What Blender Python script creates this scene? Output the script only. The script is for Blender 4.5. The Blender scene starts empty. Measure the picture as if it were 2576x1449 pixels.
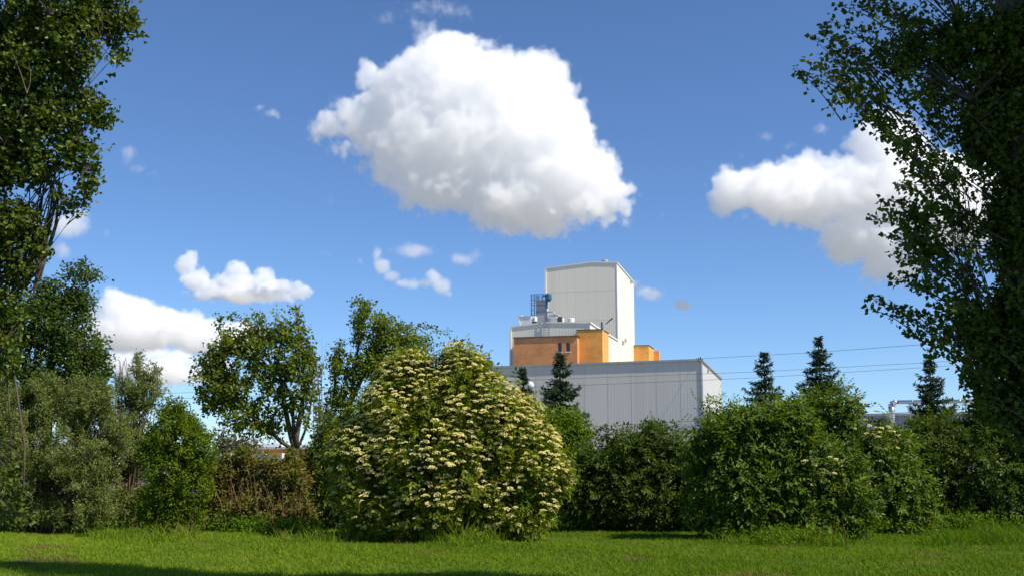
import bpy, bmesh, math, random
import numpy as np
from mathutils import Vector, Matrix

# ------------------------------------------------------------------ camera, sky, sun, exposure
S = bpy.context.scene
C = S.collection
F = 2762.0                       # focal length in units of a 2576 px wide picture
PITCH = math.radians(9.07)
EYE = 1.65
cam_data = bpy.data.cameras.new('camera')
cam = bpy.data.objects.new('camera', cam_data)
C.objects.link(cam)
cam.location = (0, 0, EYE)
cam.rotation_euler = (math.pi/2 + PITCH, 0, 0)
cam_data.sensor_width = 36
cam_data.lens = F/2576*36
cam_data.clip_end = 12000
S.camera = cam

SUN_AZ = math.radians(117)
SUN_EL = math.radians(50)
world = bpy.data.worlds.new('World')
S.world = world
world.use_nodes = True
_nt = world.node_tree
_bg = _nt.nodes['Background']
_sky = _nt.nodes.new('ShaderNodeTexSky')
_sky.sky_type = 'NISHITA'
_sky.sun_disc = False
_sky.sun_elevation = SUN_EL
_sky.sun_rotation = SUN_AZ
_sky.ozone_density = 9.0
_sky.air_density = 1.0
_sky.dust_density = 0.0
_sky.altitude = 1800
_nt.links.new(_sky.outputs[0], _bg.inputs[0])
_bg.inputs[1].default_value = 0.111
sun_data = bpy.data.lights.new('sun', 'SUN')
sun = bpy.data.objects.new('sun', sun_data)
C.objects.link(sun)
sun_data.energy = 4.8
sun_data.angle = math.radians(0.5)
sun_data.color = (1, .93, .80)
SUN_DIR = Vector((math.sin(SUN_AZ)*math.cos(SUN_EL), math.cos(SUN_AZ)*math.cos(SUN_EL), math.sin(SUN_EL)))
sun.rotation_euler = SUN_DIR.to_track_quat('Z', 'Y').to_euler()
S.view_settings.view_transform = 'Standard'
S.view_settings.look = 'None'
S.view_settings.gamma = 1
S.view_settings.exposure = 0.42
S.cycles.max_bounces = 32
S.cycles.diffuse_bounces = 3
S.cycles.glossy_bounces = 2
S.cycles.transmission_bounces = 4
S.cycles.volume_bounces = 32
S.cycles.volume_step_rate = 2
S.cycles.volume_max_steps = 256

# ------------------------------------------------------------------ helpers
FW = Vector((0, math.cos(PITCH), math.sin(PITCH)))
UP = Vector((0, -math.sin(PITCH), math.cos(PITCH)))
RT = Vector((1, 0, 0))
EYEV = Vector((0, 0, EYE))
def ray(px, py):
    return FW + RT*((px-1288)/F) - UP*((py-724.5)/F)
def at(px, py, Y):
    d = ray(px, py)
    return EYEV + d*(Y/d.y)
def on_plane(px, py, c, n):
    d = ray(px, py)
    return EYEV + d*((c-EYEV).dot(n)/d.dot(n))

def tag(o, label=None, cat=None, group=None, kind=None):
    if label: o['label'] = label
    if cat: o['category'] = cat
    if group: o['group'] = group
    if kind: o['kind'] = kind
    return o
def thing(name, label, cat, loc=(0, 0, 0), group=None, rz=0):
    o = bpy.data.objects.new(name, None)
    C.objects.link(o)
    o.location = loc
    o.rotation_euler.z = rz
    o.empty_display_size = .3
    return tag(o, label, cat, group)
def link(name, me, mat, parent=None, world_coords=True):
    o = bpy.data.objects.new(name, me)
    C.objects.link(o)
    if mat is not None:
        me.materials.append(mat)
    if parent is not None:
        o.parent = parent
        if world_coords:
            q = parent
            while q is not None and q.type != 'EMPTY': q = q.parent
            if q is parent:
                o.matrix_parent_inverse = Matrix.Translation(-Vector(parent.location))
    return o
def np_mesh(name, V, faces_n, loops, smooth=False):
    """V (n,3); faces all with faces_n corners; loops flat index array"""
    me = bpy.data.meshes.new(name)
    V = np.ascontiguousarray(V, dtype=np.float32)
    loops = np.ascontiguousarray(loops, dtype=np.int32).ravel()
    nf = len(loops)//faces_n
    me.vertices.add(len(V)); me.vertices.foreach_set('co', V.ravel())
    me.loops.add(len(loops)); me.loops.foreach_set('vertex_index', loops)
    me.polygons.add(nf)
    me.polygons.foreach_set('loop_start', np.arange(nf, dtype=np.int32)*faces_n)
    me.polygons.foreach_set('use_smooth', np.full(nf, smooth, dtype=bool))
    me.update(calc_edges=True)
    return me

class MB:
    """collects boxes, beams, tubes, quads; builds one mesh"""
    def __init__(self): self.v = []; self.f = []
    def add(self, vs, fs):
        o = len(self.v)
        self.v += [tuple(x) for x in vs]
        self.f += [tuple(i+o for i in f) for f in fs]
    def quad(self, a, b, c, d): self.add([a, b, c, d], [(0, 1, 2, 3)])
    def poly(self, pts): self.add(pts, [tuple(range(len(pts)))])
    def hexa(self, lo, hi):
        """lo, hi: four corners each"""
        self.add(list(lo)+list(hi), [(3, 2, 1, 0), (4, 5, 6, 7), (0, 1, 5, 4), (1, 2, 6, 5), (2, 3, 7, 6), (3, 0, 4, 7)])
    def slab(self, p, u, v, w):
        """box from corner p spanned by three vectors"""
        p, u, v, w = map(Vector, (p, u, v, w))
        self.hexa([p, p+u, p+u+v, p+v], [p+w, p+u+w, p+u+v+w, p+v+w])
    def beam(self, a, b, w, h, up=(0, 0, 1)):
        a, b, up = Vector(a), Vector(b), Vector(up)
        d = (b-a).normalized()
        s = d.cross(up)
        if s.length < 1e-4: s = d.cross(Vector((1, 0, 0)))
        s.normalize(); t = s.cross(d)
        s *= w/2; t *= h/2
        self.hexa([a-s-t, a+s-t, a+s+t, a-s+t], [b-s-t, b+s-t, b+s+t, b-s+t])
    def tube(self, pts, radii, n=6, cap=True):
        pts = [Vector(p) for p in pts]
        if not hasattr(radii, '__len__'): radii = [radii]*len(pts)
        ref = Vector((.31, .17, .93))
        vs, fs = [], []
        for i, p in enumerate(pts):
            d = (pts[min(i+1, len(pts)-1)]-pts[max(i-1, 0)])
            if d.length < 1e-9: d = Vector((0, 0, 1))
            d.normalize()
            r = ref if abs(d.dot(ref)) < .95 else Vector((1, 0, 0))
            s = d.cross(r).normalized(); t = d.cross(s)
            for k in range(n):
                a = 2*math.pi*k/n
                vs.append(p+(s*math.cos(a)+t*math.sin(a))*radii[i])
        for i in range(len(pts)-1):
            for k in range(n):
                k2 = (k+1) % n
                fs.append((i*n+k, i*n+k2, (i+1)*n+k2, (i+1)*n+k))
        if cap:
            fs.append(tuple(range(n-1, -1, -1)))
            fs.append(tuple((len(pts)-1)*n+k for k in range(n)))
        self.add(vs, fs)
    def lathe(self, c, prof, n=20):
        """prof list of (r, z) about the vertical through c"""
        c = Vector(c); vs, fs = [], []
        for r, z in prof:
            for k in range(n):
                a = 2*math.pi*k/n
                vs.append(c+Vector((r*math.cos(a), r*math.sin(a), z)))
        for i in range(len(prof)-1):
            for k in range(n):
                k2 = (k+1) % n
                fs.append((i*n+k, i*n+k2, (i+1)*n+k2, (i+1)*n+k))
        fs.append(tuple(range(n-1, -1, -1)))
        fs.append(tuple((len(prof)-1)*n+k for k in range(n)))
        self.add(vs, fs)
    def build(self, name, mat, parent=None, smooth=False, world_coords=True):
        me = bpy.data.meshes.new(name)
        me.from_pydata([tuple(v) for v in self.v], [], self.f)
        if smooth:
            me.polygons.foreach_set('use_smooth', [True]*len(me.polygons))
        me.update()
        return link(name, me, mat, parent, world_coords)

# ------------------------------------------------------------------ materials
def mat_new(name):
    m = bpy.data.materials.new(name); m.use_nodes = True
    t = m.node_tree
    return m, t, t.nodes['Principled BSDF'], t.nodes.new, t.links.new
def m_plain(name, rgb, rough=.6, metal=0, var=.12, scale=1.5, bump=0, spec=.4):
    m, t, p, N, L = mat_new(name)
    p.inputs['Roughness'].default_value = rough
    p.inputs['Metallic'].default_value = metal
    p.inputs['Specular IOR Level'].default_value = spec
    tc = N('ShaderNodeTexCoord'); no = N('ShaderNodeTexNoise')
    no.inputs['Scale'].default_value = scale; no.inputs['Detail'].default_value = 6
    L(tc.outputs['Object'], no.inputs['Vector'])
    r = N('ShaderNodeValToRGB')
    r.color_ramp.elements[0].position = .3; r.color_ramp.elements[1].position = .7
    r.color_ramp.elements[0].color = tuple(c*(1-var) for c in rgb)+(1,)
    r.color_ramp.elements[1].color = tuple(min(1, c*(1+var)) for c in rgb)+(1,)
    L(no.outputs[0], r.inputs[0]); L(r.outputs[0], p.inputs['Base Color'])
    if bump:
        b = N('ShaderNodeBump'); b.inputs['Strength'].default_value = bump; b.inputs['Distance'].default_value = .02
        n2 = N('ShaderNodeTexNoise'); n2.inputs['Scale'].default_value = scale*8; n2.inputs['Detail'].default_value = 6
        L(tc.outputs['Object'], n2.inputs['Vector'])
        L(n2.outputs[0], b.inputs['Height']); L(b.outputs[0], p.inputs['Normal'])
    return m
def m_cladding(name, rgb, panel=3.0, var=.05, rough=.45):
    """profiled sheet metal: sheets differ a little, rain streaks"""
    m, t, p, N, L = mat_new(name)
    p.inputs['Roughness'].default_value = rough
    p.inputs['Specular IOR Level'].default_value = .35
    tc = N('ShaderNodeTexCoord'); mp = N('ShaderNodeMapping')
    mp.inputs['Rotation'].default_value = (0, 0, math.radians(-15))
    L(tc.outputs['Object'], mp.inputs['Vector'])
    st = N('ShaderNodeMapping'); st.inputs['Scale'].default_value = (1.6, 1.6, .05)
    L(mp.outputs[0], st.inputs['Vector'])
    n1 = N('ShaderNodeTexNoise'); n1.inputs['Scale'].default_value = 1.0; n1.inputs['Detail'].default_value = 5
    L(st.outputs[0], n1.inputs['Vector'])
    sx = N('ShaderNodeSeparateXYZ'); L(mp.outputs[0], sx.inputs[0])
    def M(op, a, b):
        n = N('ShaderNodeMath'); n.operation = op
        for i, x in enumerate((a, b)):
            if hasattr(x, 'links'): L(x, n.inputs[i])
            else: n.inputs[i].default_value = x
        return n.outputs[0]
    fx = M('FLOOR', M('DIVIDE', sx.outputs[0], panel), 0)
    fy = M('FLOOR', M('DIVIDE', sx.outputs[1], panel), 0)
    wn = N('ShaderNodeTexWhiteNoise'); wn.noise_dimensions = '2D'
    cb = N('ShaderNodeCombineXYZ'); L(fx, cb.inputs[0]); L(fy, cb.inputs[1]); L(cb.outputs[0], wn.inputs['Vector'])
    f = M('ADD', M('MULTIPLY', M('SUBTRACT', n1.outputs[0], .5), var*2.2), M('MULTIPLY', M('SUBTRACT', wn.outputs['Value'], .5), var))
    f = M('ADD', f, 1.0)
    vm = N('ShaderNodeVectorMath'); vm.operation = 'SCALE'; vm.inputs[0].default_value = rgb
    L(f, vm.inputs['Scale']); L(vm.outputs[0], p.inputs['Base Color'])
    return m
def m_brick(name, c1, c2, mortar):
    m, t, p, N, L = mat_new(name)
    p.inputs['Roughness'].default_value = .85
    tc = N('ShaderNodeTexCoord'); mp = N('ShaderNodeMapping')
    mp.inputs['Rotation'].default_value = (0, 0, math.radians(-15))
    L(tc.outputs['Object'], mp.inputs['Vector'])
    sx = N('ShaderNodeSeparateXYZ'); L(mp.outputs[0], sx.inputs[0])
    ad = N('ShaderNodeMath'); ad.operation = 'ADD'; L(sx.outputs[0], ad.inputs[0]); L(sx.outputs[1], ad.inputs[1])
    cb = N('ShaderNodeCombineXYZ'); L(ad.outputs[0], cb.inputs[0]); L(sx.outputs[2], cb.inputs[1])
    bt = N('ShaderNodeTexBrick'); L(cb.outputs[0], bt.inputs['Vector'])
    bt.inputs['Scale'].default_value = 1
    bt.inputs['Brick Width'].default_value = .26; bt.inputs['Row Height'].default_value = .085
    bt.inputs['Mortar Size'].default_value = .008
    bt.inputs['Color1'].default_value = c1+(1,); bt.inputs['Color2'].default_value = c2+(1,); bt.inputs['Mortar'].default_value = mortar+(1,)
    no = N('ShaderNodeTexNoise'); no.inputs['Scale'].default_value = .7; no.inputs['Detail'].default_value = 7
    L(tc.outputs['Object'], no.inputs['Vector'])
    mr = N('ShaderNodeMapRange'); L(no.outputs[0], mr.inputs[0]); mr.inputs[1].default_value = .3; mr.inputs[2].default_value = .7
    mr.inputs[3].default_value = .82; mr.inputs[4].default_value = 1.15
    vm = N('ShaderNodeVectorMath'); vm.operation = 'SCALE'; L(bt.outputs[0], vm.inputs[0]); L(mr.outputs[0], vm.inputs['Scale'])
    L(vm.outputs[0], p.inputs['Base Color'])
    return m
def m_leaf(name, dark, light, trans=.35, rough=.5, spec=.3, gain=1.3, straw=None):
    dark = tuple(c*gain for c in dark); light = tuple(c*gain for c in light)
    m, t, p, N, L = mat_new(name)
    a = N('ShaderNodeAttribute'); a.attribute_name = 'tone'
    r = N('ShaderNodeValToRGB')
    r.color_ramp.elements[0].color = dark+(1,); r.color_ramp.elements[1].color = light+(1,)
    if straw:
        r.color_ramp.elements[0].position = .10
        e = r.color_ramp.elements.new(.04); e.color = straw+(1,)
    L(a.outputs['Fac'], r.inputs[0]); L(r.outputs[0], p.inputs['Base Color'])
    p.inputs['Roughness'].default_value = rough; p.inputs['Specular IOR Level'].default_value = spec
    tr = N('ShaderNodeBsdfTranslucent')
    hs = N('ShaderNodeHueSaturation'); hs.inputs['Hue'].default_value = .485; hs.inputs['Saturation'].default_value = 1.1; hs.inputs['Value'].default_value = 1.3
    L(r.outputs[0], hs.inputs['Color']); L(hs.outputs[0], tr.inputs['Color'])
    mx = N('ShaderNodeMixShader'); mx.inputs[0].default_value = trans
    L(p.outputs[0], mx.inputs[1]); L(tr.outputs[0], mx.inputs[2])
    L(mx.outputs[0], t.nodes['Material Output'].inputs['Surface'])
    return m

BARK = m_plain('bark', (.10, .075, .055), .9, var=.35, scale=9, bump=.6)
BARK_PALE = m_plain('pale_bark', (.26, .20, .13), .85, var=.3, scale=12, bump=.4)
BARK_RED = m_plain('twig_bark', (.13, .07, .045), .85, var=.3, scale=12)
WHITE_CLAD = m_cladding('cream_cladding', (.80, .745, .61))
GREY_CLAD = m_cladding('grey_cladding', (.54, .52, .475), panel=5)
LILAC_CLAD = m_cladding('lilac_grey_cladding', (.36, .36, .42), panel=2)
BRICK_DULL = m_brick('dull_orange_brick', (.70, .30, .10), (.60, .235, .075), (.52, .31, .16))
BRICK = m_brick('orange_brick', (.86, .385, .075), (.78, .32, .055), (.66, .38, .13))
ROOFING = m_plain('roof_felt', (.22, .22, .22), .9, scale=.6)
FLASHING = m_plain('dark_flashing', (.10, .09, .085), .5, scale=2)
CREAM_TRIM = m_plain('cream_trim', (.76, .73, .64), .5, var=.05)
TRIM = m_plain('pale_trim', (.66, .66, .64), .45, var=.05)
GLASS = m_plain('dark_window_glass', (.02, .022, .028), .08, spec=.8, var=.05)
WHITE_PAINT = m_plain('white_paint', (.75, .75, .74), .5, var=.06)
BLUE_STEEL = m_plain('blue_steel', (.045, .12, .24), .45, var=.2, scale=3)
GREY_SHEET = m_plain('grey_sheet', (.42, .41, .43), .45, var=.1, scale=2)
GALV = m_plain('galvanised', (.62, .63, .65), .28, metal=.85, var=.12, scale=5)
RUST = m_plain('rusty_steel', (.17, .10, .05), .8, var=.4, scale=4)
BLACK = m_plain('black_rubber', (.02, .02, .022), .5)
WIRE = m_plain('cable_sheath', (.06, .06, .065), .6)
OPAL = m_plain('opal_globe', (.62, .64, .68), .2, var=.03)
ORANGE = m_plain('orange_panel', (.72, .32, .03), .5, var=.15, scale=.8)
PLASTER = m_plain('grey_white_render', (.55, .53, .52), .9, var=.14, scale=.8)

L_POPLAR = m_leaf('poplar_leaf', (.030, .055, .005), (.10, .135, .012), .32, .42, .3)
L_ELDER = m_leaf('elder_leaf', (.052, .092, .006), (.20, .235, .016), .44, .55, .2)
L_ELDER2 = m_leaf('dark_elder_leaf', (.032, .070, .006), (.115, .17, .014), .36, .5, .25)
L_MAPLE = m_leaf('maple_leaf', (.048, .088, .008), (.155, .195, .020), .44, .5, .22)
L_BROAD = m_leaf('broad_leaf', (.028, .055, .008), (.085, .125, .016), .36, .5, .22)
L_SILVER = m_leaf('silver_leaf', (.080, .112, .024), (.205, .235, .070), .34, .65, .15)
L_PRIVET = m_leaf('privet_leaf', (.040, .085, .004), (.14, .195, .008), .4, .55, .2)
L_BRIGHT = m_leaf('bright_leaf', (.06, .115, .006), (.16, .235, .014), .45, .55, .2)
L_HEDGE = m_leaf('hedge_leaf', (.026, .054, .006), (.092, .135, .014), .34, .5, .22)
L_SPRUCE = m_leaf('spruce_needle', (.012, .028, .012), (.044, .072, .026), .15, .6)
L_BRAMBLE = m_leaf('bramble_leaf', (.14, .095, .02), (.12, .16, .025), .35)
L_WEED = m_leaf('weed_leaf', (.05, .105, .006), (.12, .20, .015), .38, .6, .12)
L_GRASS = m_leaf('grass_blade', (.052, .116, .006), (.185, .255, .022), .38, .7, .08, 1.25, (.24, .19, .06))
FLOWER = m_leaf('cream_floret', (.66, .60, .20), (.90, .84, .42), .3, .7, .1, 1)

# ------------------------------------------------------------------ foliage machinery
def unit(v): return v/np.maximum(np.linalg.norm(v, axis=-1, keepdims=True), 1e-9)
def wob(P, freq, rs):
    o = np.zeros(len(P))
    for _ in range(7):
        k = rs.normal(size=3)*freq
        o += np.sin(P@k + rs.uniform(0, 6.28))
    return o/2.65
def leaf_verts(P, ax, nr, L, W, fold=.18):
    ax = unit(ax); sd = unit(np.cross(ax, nr)); n2 = np.cross(sd, ax)
    L = L[:, None]; W = W[:, None]
    v0 = P
    v1 = P+ax*L*.40+sd*W*.5+n2*W*fold
    v2 = P+ax*L-n2*L*.10
    v3 = P+ax*L*.40-sd*W*.5+n2*W*fold
    return np.stack([v0, v1, v2, v3], 1)
def leaf_mesh(name, V, tone):
    n = len(V)
    b = np.arange(n)[:, None]*4
    loops = np.concatenate([b+0, b+1, b+2, b+0, b+2, b+3], 1)
    me = np_mesh(name, V.reshape(-1, 3), 3, loops)
    a = me.attributes.new('tone', 'FLOAT', 'POINT')
    a.data.foreach_set('value', np.repeat(tone, 4).astype(np.float32))
    return me
def lobe(px, py, rx, rz, Y, w=1.0, dy=0.0, ry=None):
    """a clump of crown seen round (px,py), at distance Y (+dy), as (centre, radii, weight)"""
    k = Y/F
    c = at(px, py, Y); c.y += dy
    return (np.array(c), np.array([rx*k, (ry if ry else (rx+rz)*.5)*k, rz*k]), w)
def sprays(rs, lobes, dens, inner=.55, gap=-.55, gapf=1.6, zmin=.05):
    """points on and within the clumps, with outward directions"""
    Ps, Us = [], []
    for c, r, w in lobes:
        area = 4*math.pi*((r[0]*r[1])**1.6+(r[0]*r[2])**1.6+(r[1]*r[2])**1.6)**(1/1.6)/3**(1/1.6)
        n = max(8 if dens > 50 else 3, int(area*dens*w))
        u = unit(rs.normal(size=(n, 3)))
        rho = 1-(1-inner)*rs.uniform(0, 1, n)**1.7
        rho *= 1+.10*rs.normal(size=n)
        Ps.append(c+u*r*rho[:, None]); Us.append(unit(u/r))
    P = np.concatenate(Ps); U = np.concatenate(Us)
    keep = P[:, 2] > zmin
    for c, r, w in lobes:
        if w < .6: continue
        keep &= ~(np.linalg.norm((P-c)/r, axis=1) < inner*.85)
    keep &= wob(P, gapf, rs) > gap
    return P[keep], U[keep]
def foliage(rs, P, U, k, L, W, spread, up=.45, droop=.25, pinnate=False, out=.8, rnd=.55, nup=.6, along=.9, tone_shift=None):
    """k leaves round each spray point; returns verts, tones, spray tips"""
    n = len(P)
    D = unit(U*out+np.array([0, 0, up])+rs.normal(size=(n, 3))*.35)
    t = rs.uniform(-.5, .5, (n, k, 1))
    Q = P[:, None]+D[:, None]*t*spread*2*along+rs.normal(size=(n, k, 3))*spread*.38
    A = unit(D[:, None]*.6+rs.normal(size=(n, k, 3))*rnd+np.array([0, 0, -droop]))
    Nn = unit(np.array([0, 0, nup])+U[:, None]*.5+rs.normal(size=(n, k, 3))*.45)
    base_tone = rs.normal(.5, .22, (n, 1))+(0 if tone_shift is None else tone_shift[:, None])
    T = np.clip(base_tone+rs.normal(0, .2, (n, k)), 0, 1)
    Q, A, Nn, T = Q.reshape(-1, 3), A.reshape(-1, 3), Nn.reshape(-1, 3), T.ravel()
    keep = Q[:, 2] > .02
    Q, A, Nn, T = Q[keep], A[keep], Nn[keep], T[keep]
    m = len(Q)
    print('leaves', m)
    s = rs.uniform(.7, 1.25, m)
    if pinnate:
        sd = unit(np.cross(A, Nn)); out_v, out_t = [], []
        R = L*2.1*s
        for tt, sg in ((.35, 1), (.35, -1), (.7, 1), (.7, -1), (.95, 0)):
            PP = Q+A*(R*tt)[:, None]
            AA = A*(.55 if sg else 1)+sd*(sg*.8)+np.array([0, 0, -.12])
            LL = L*s*(1 if sg else 1.15)
            out_v.append(leaf_verts(PP, AA, Nn, LL, LL*W/L)); out_t.append(T)
        return np.concatenate(out_v), np.concatenate(out_t), D
    return leaf_verts(Q, A, Nn, L*s, W*s), T, D

def limb(mb, rs, a, b, r0, r1, bend=.12, n=5, sides=5, rise=.0):
    a, b = Vector(a), Vector(b)
    ln = (b-a).length
    off = Vector(rs.normal(size=3))*ln*bend
    pts, rr = [], []
    for i in range(n+1):
        t = i/n
        p = a.lerp(b, t)+off*(t*(1-t))*1.6
        p.z += -rise*ln*t*(1-t)*2
        pts.append(p); rr.append(r0+(r1-r0)*t)
    mb.tube(pts, rr, sides, cap=False)
    return pts

def plant(name, label, cat, base, lobes, leafmat, L, W, k, dens, spread, seed, bark=None, trunk=None, group=None,
          inner=.5, gap=-.7, gapf=1.6, twig=.25, crown_name='foliage', stem_name='stem', shoots=0, r0=.05, tips_px=None, **kw):
    """a tree or a shrub: an Empty at its base > stem/trunk with limbs and twigs, leaves"""
    rs = np.random.RandomState(seed)
    base = Vector((base[0], base[1], 0))
    root = thing(name, label, cat, base, group)
    for i in range(shoots):
        c, r, w = lobes[rs.randint(len(lobes))]
        u = unit(np.array([rs.normal()*.6, rs.normal()*.5, 1.0]))
        hgt = rs.uniform(.05, .15)
        lobes = lobes+[(c+u*r*.97+np.array([rs.normal()*.05, 0, hgt*.5]), np.array([.05, .05, hgt]), .9)]
    P, U = sprays(rs, lobes, dens, inner, gap, gapf)
    V, T, D = foliage(rs, P, U, k, L, W, spread, **kw)
    mb = MB()
    tips = []
    if trunk:                        # list of (polyline, r0, r1)
        for pts, ra, rb in trunk:
            m = len(pts)
            sub, rad = [], []
            for i in range(m-1):
                for j in range(3):
                    t = j/3
                    sub.append(Vector(pts[i]).lerp(Vector(pts[i+1]), t)+Vector(rs.normal(size=3))*ra*.18)
                    rad.append(ra+(rb-ra)*(i+t)/(m-1))
            sub.append(Vector(pts[-1])); rad.append(rb)
            mb.tube(sub, rad, 8, cap=True)
            tips += [(p, r) for p, r in zip(sub, rad) if p.z > .6]
        for c, r, w in lobes:
            c = Vector(c)
            p, rr = min(tips, key=lambda q: (q[0]-c).length+max(0, q[0].z-c.z+.2)*2.5)
            limb(mb, rs, p, c, min(rr*.6, r0), r0*.25, .10, 5, 5)
    else:
        for i, (c, r, w) in enumerate(lobes):
            c = Vector(c)
            for q in range(2):
                b = base+Vector((rs.normal()*.18+(c.x-base.x)*.25, rs.normal()*.18+(c.y-base.y)*.25, 0))
                limb(mb, rs, b, c+Vector(rs.normal(size=3)*np.array(r)*.3), r0, r0*.3, .12, 5, 5)
    if tips_px:
        Yt, lst, reps, blen = tips_px
        for tx_, ty in lst:
            for rep in range(reps):
                e = at(tx_+(0 if rep == 0 else rs.normal()*16), ty+(0 if rep == 0 else rs.normal()*12+8), Yt+rs.normal()*.5)
                st, _r = min(tips, key=lambda q: (q[0]-e).length+max(0, q[0].z-e.z+.5)*3)
                pl = [st.lerp(e, t)+Vector((0, 0, .16*(e-st).length*math.sin(math.pi*t))) for t in np.linspace(0, 1, 7)]
                mb.tube(pl, list(np.linspace(.018, .004, 7)), 4, cap=False)
                arr = np.array([tuple(p) for p in pl]); cum = (e-st).length
                n = int(min(cum, blen)/.016)
                t = (1-rs.uniform(0, 1, n)*min(1, blen/cum))*6
                i = np.minimum(t.astype(int), 5); f_ = (t-i)[:, None]
                Q = arr[i]*(1-f_)+arr[i+1]*f_+rs.normal(size=(n, 3))*np.array([.10, .16, .085])
                A = unit(unit(arr[i+1]-arr[i])*.6+rs.normal(size=(n, 3))*.6+np.array([0, 0, -.25]))
                Nn = unit(rs.normal(size=(n, 3))*.5+np.array([0, -.2, .7]))
                ls = L*rs.uniform(.7, 1.25, n)
                V = np.concatenate([V, leaf_verts(Q, A, Nn, ls, ls*W/L)]); T = np.concatenate([T, np.clip(rs.normal(.55, .25)+rs.normal(0, .15, n), 0, 1)])
    # twigs: from the centre of the nearest clump out to some of the sprays
    if twig > 0:
        cs = np.array([c for c, r, w in lobes])
        idx = np.nonzero(rs.uniform(size=len(P)) < twig)[0]
        for i in idx:
            c = cs[np.argmin(np.linalg.norm(cs-P[i], axis=1))]
            limb(mb, rs, Vector(c), Vector(P[i]+D[i]*spread*.6), r0*.22, r0*.07, .10, 3, 3)
    mb.build(stem_name, bark or BARK, root, smooth=True)
    o = link(crown_name, leaf_mesh(crown_name, V, T), leafmat, root)
    return root, P, U

#@@CLOUDS
# ------------------------------------------------------------------ clouds: real vapour, grids computed from clump fields
def m_cloud():
    m = bpy.data.materials.new('cloud_vapour'); m.use_nodes = True
    t = m.node_tree; t.nodes.clear()
    pv = t.nodes.new('ShaderNodeVolumePrincipled'); out = t.nodes.new('ShaderNodeOutputMaterial')
    t.links.new(pv.outputs[0], out.inputs['Volume'])
    pv.inputs['Color'].default_value = (.998, .998, .998, 1)
    pv.inputs['Density'].default_value = 1
    pv.inputs['Anisotropy'].default_value = .0
    return m
CLOUD = m_cloud()
def cloud(label, blobs, Y, dens, vox, amp, scale, soft=.14, fine=.2):
    """blobs: (px, py, rx, ry[, depth offset][, depth radius]) in picture units at distance Y"""
    k = Y/F/math.cos(PITCH)
    cs = []
    for b in blobs:
        c = at(b[0], b[1], Y)
        dy = b[4]*k if len(b) > 4 else 0
        ry = (b[5] if len(b) > 5 else (b[2]+b[3])*.5)*k
        cs.append((Vector((c.x, c.y+dy, c.z)), Vector((b[2]*k, ry, b[3]*k))))
    lo = Vector([min(c[i]-r[i]*1.1-amp*.5 for c, r in cs) for i in range(3)])
    hi = Vector([max(c[i]+r[i]*1.1+amp*.5 for c, r in cs) for i in range(3)])
    o = (lo+hi)/2
    vol = bpy.data.volumes.new('cloud')
    ob = bpy.data.objects.new('cloud', vol); C.objects.link(ob)
    ob.location = o
    tag(ob, label, 'cloud', None, 'structure')
    g = bpy.data.node_groups.new('cloud_field', 'GeometryNodeTree')
    g.interface.new_socket('Geometry', in_out='OUTPUT', socket_type='NodeSocketGeometry')
    N, L = g.nodes.new, g.links.new
    pos = N('GeometryNodeInputPosition').outputs[0]
    def vm(op, a, b=None, scale=None):
        n = N('ShaderNodeVectorMath'); n.operation = op
        for i, x in enumerate((a, b)):
            if x is None: continue
            if hasattr(x, 'links'): L(x, n.inputs[i])
            else: n.inputs[i].default_value = x
        if scale is not None: n.inputs['Scale'].default_value = scale
        return n.outputs['Value'] if op == 'LENGTH' else n.outputs[0]
    def mm(op, *a):
        n = N('ShaderNodeMath'); n.operation = op
        for i, x in enumerate(a):
            if hasattr(x, 'links'): L(x, n.inputs[i])
            else: n.inputs[i].default_value = x
        return n.outputs[0]
    seed = abs(o.x)*.37+o.z
    def noise(sc, det, rough, off):
        n = N('ShaderNodeTexNoise'); n.inputs['Scale'].default_value = sc
        n.inputs['Detail'].default_value = det; n.inputs['Roughness'].default_value = rough
        L(vm('ADD', pos, (off+seed, off*2, off*3)), n.inputs['Vector'])
        return n
    n1 = noise(scale, 6, .6, 0)
    n0 = noise(scale*.5, 3, .5, 37)
    pw = vm('ADD', pos, vm('SCALE', vm('SUBTRACT', n0.outputs['Color'], (.5, .5, .5)), scale=.9/scale))
    cur = None
    for c, r in cs:
        s = mm('MULTIPLY', mm('SUBTRACT', 1, vm('LENGTH', vm('DIVIDE', vm('SUBTRACT', pw, tuple(c-o)), tuple(r)))), min(r))
        cur = s if cur is None else mm('SMOOTH_MAX', cur, s, min(r)*.3)
    vo = N('ShaderNodeTexVoronoi'); vo.inputs['Scale'].default_value = scale*2.6
    L(vm('ADD', pos, vm('SCALE', n1.outputs['Color'], scale=.5/scale)), vo.inputs['Vector'])
    puff = mm('SUBTRACT', .5, vo.outputs['Distance'])
    nz = mm('ADD', mm('MULTIPLY', mm('SUBTRACT', n1.outputs[0], .5), amp), mm('MULTIPLY', puff, amp*fine))
    n3 = noise(scale*3.2, 4, .6, 71)
    nz = mm('ADD', nz, mm('MULTIPLY', mm('SUBTRACT', n3.outputs[0], .5), amp*.42))
    v = mm('ADD', cur, nz)
    mr = N('ShaderNodeMapRange'); mr.interpolation_type = 'SMOOTHSTEP'
    L(v, mr.inputs[0]); mr.inputs[1].default_value = 0; mr.inputs[2].default_value = amp*soft
    mr.inputs[3].default_value = 0; mr.inputs[4].default_value = dens
    vc = N('GeometryNodeVolumeCube'); L(mr.outputs[0], vc.inputs['Density'])
    vc.inputs['Min'].default_value = lo-o; vc.inputs['Max'].default_value = hi-o
    for a, i in zip('XYZ', range(3)):
        vc.inputs['Resolution '+a].default_value = max(8, int((hi-lo)[i]/vox))
    sm = N('GeometryNodeSetMaterial'); sm.inputs['Material'].default_value = CLOUD
    L(vc.outputs[0], sm.inputs[0])
    go = N('NodeGroupOutput'); L(sm.outputs[0], go.inputs[0])
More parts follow.
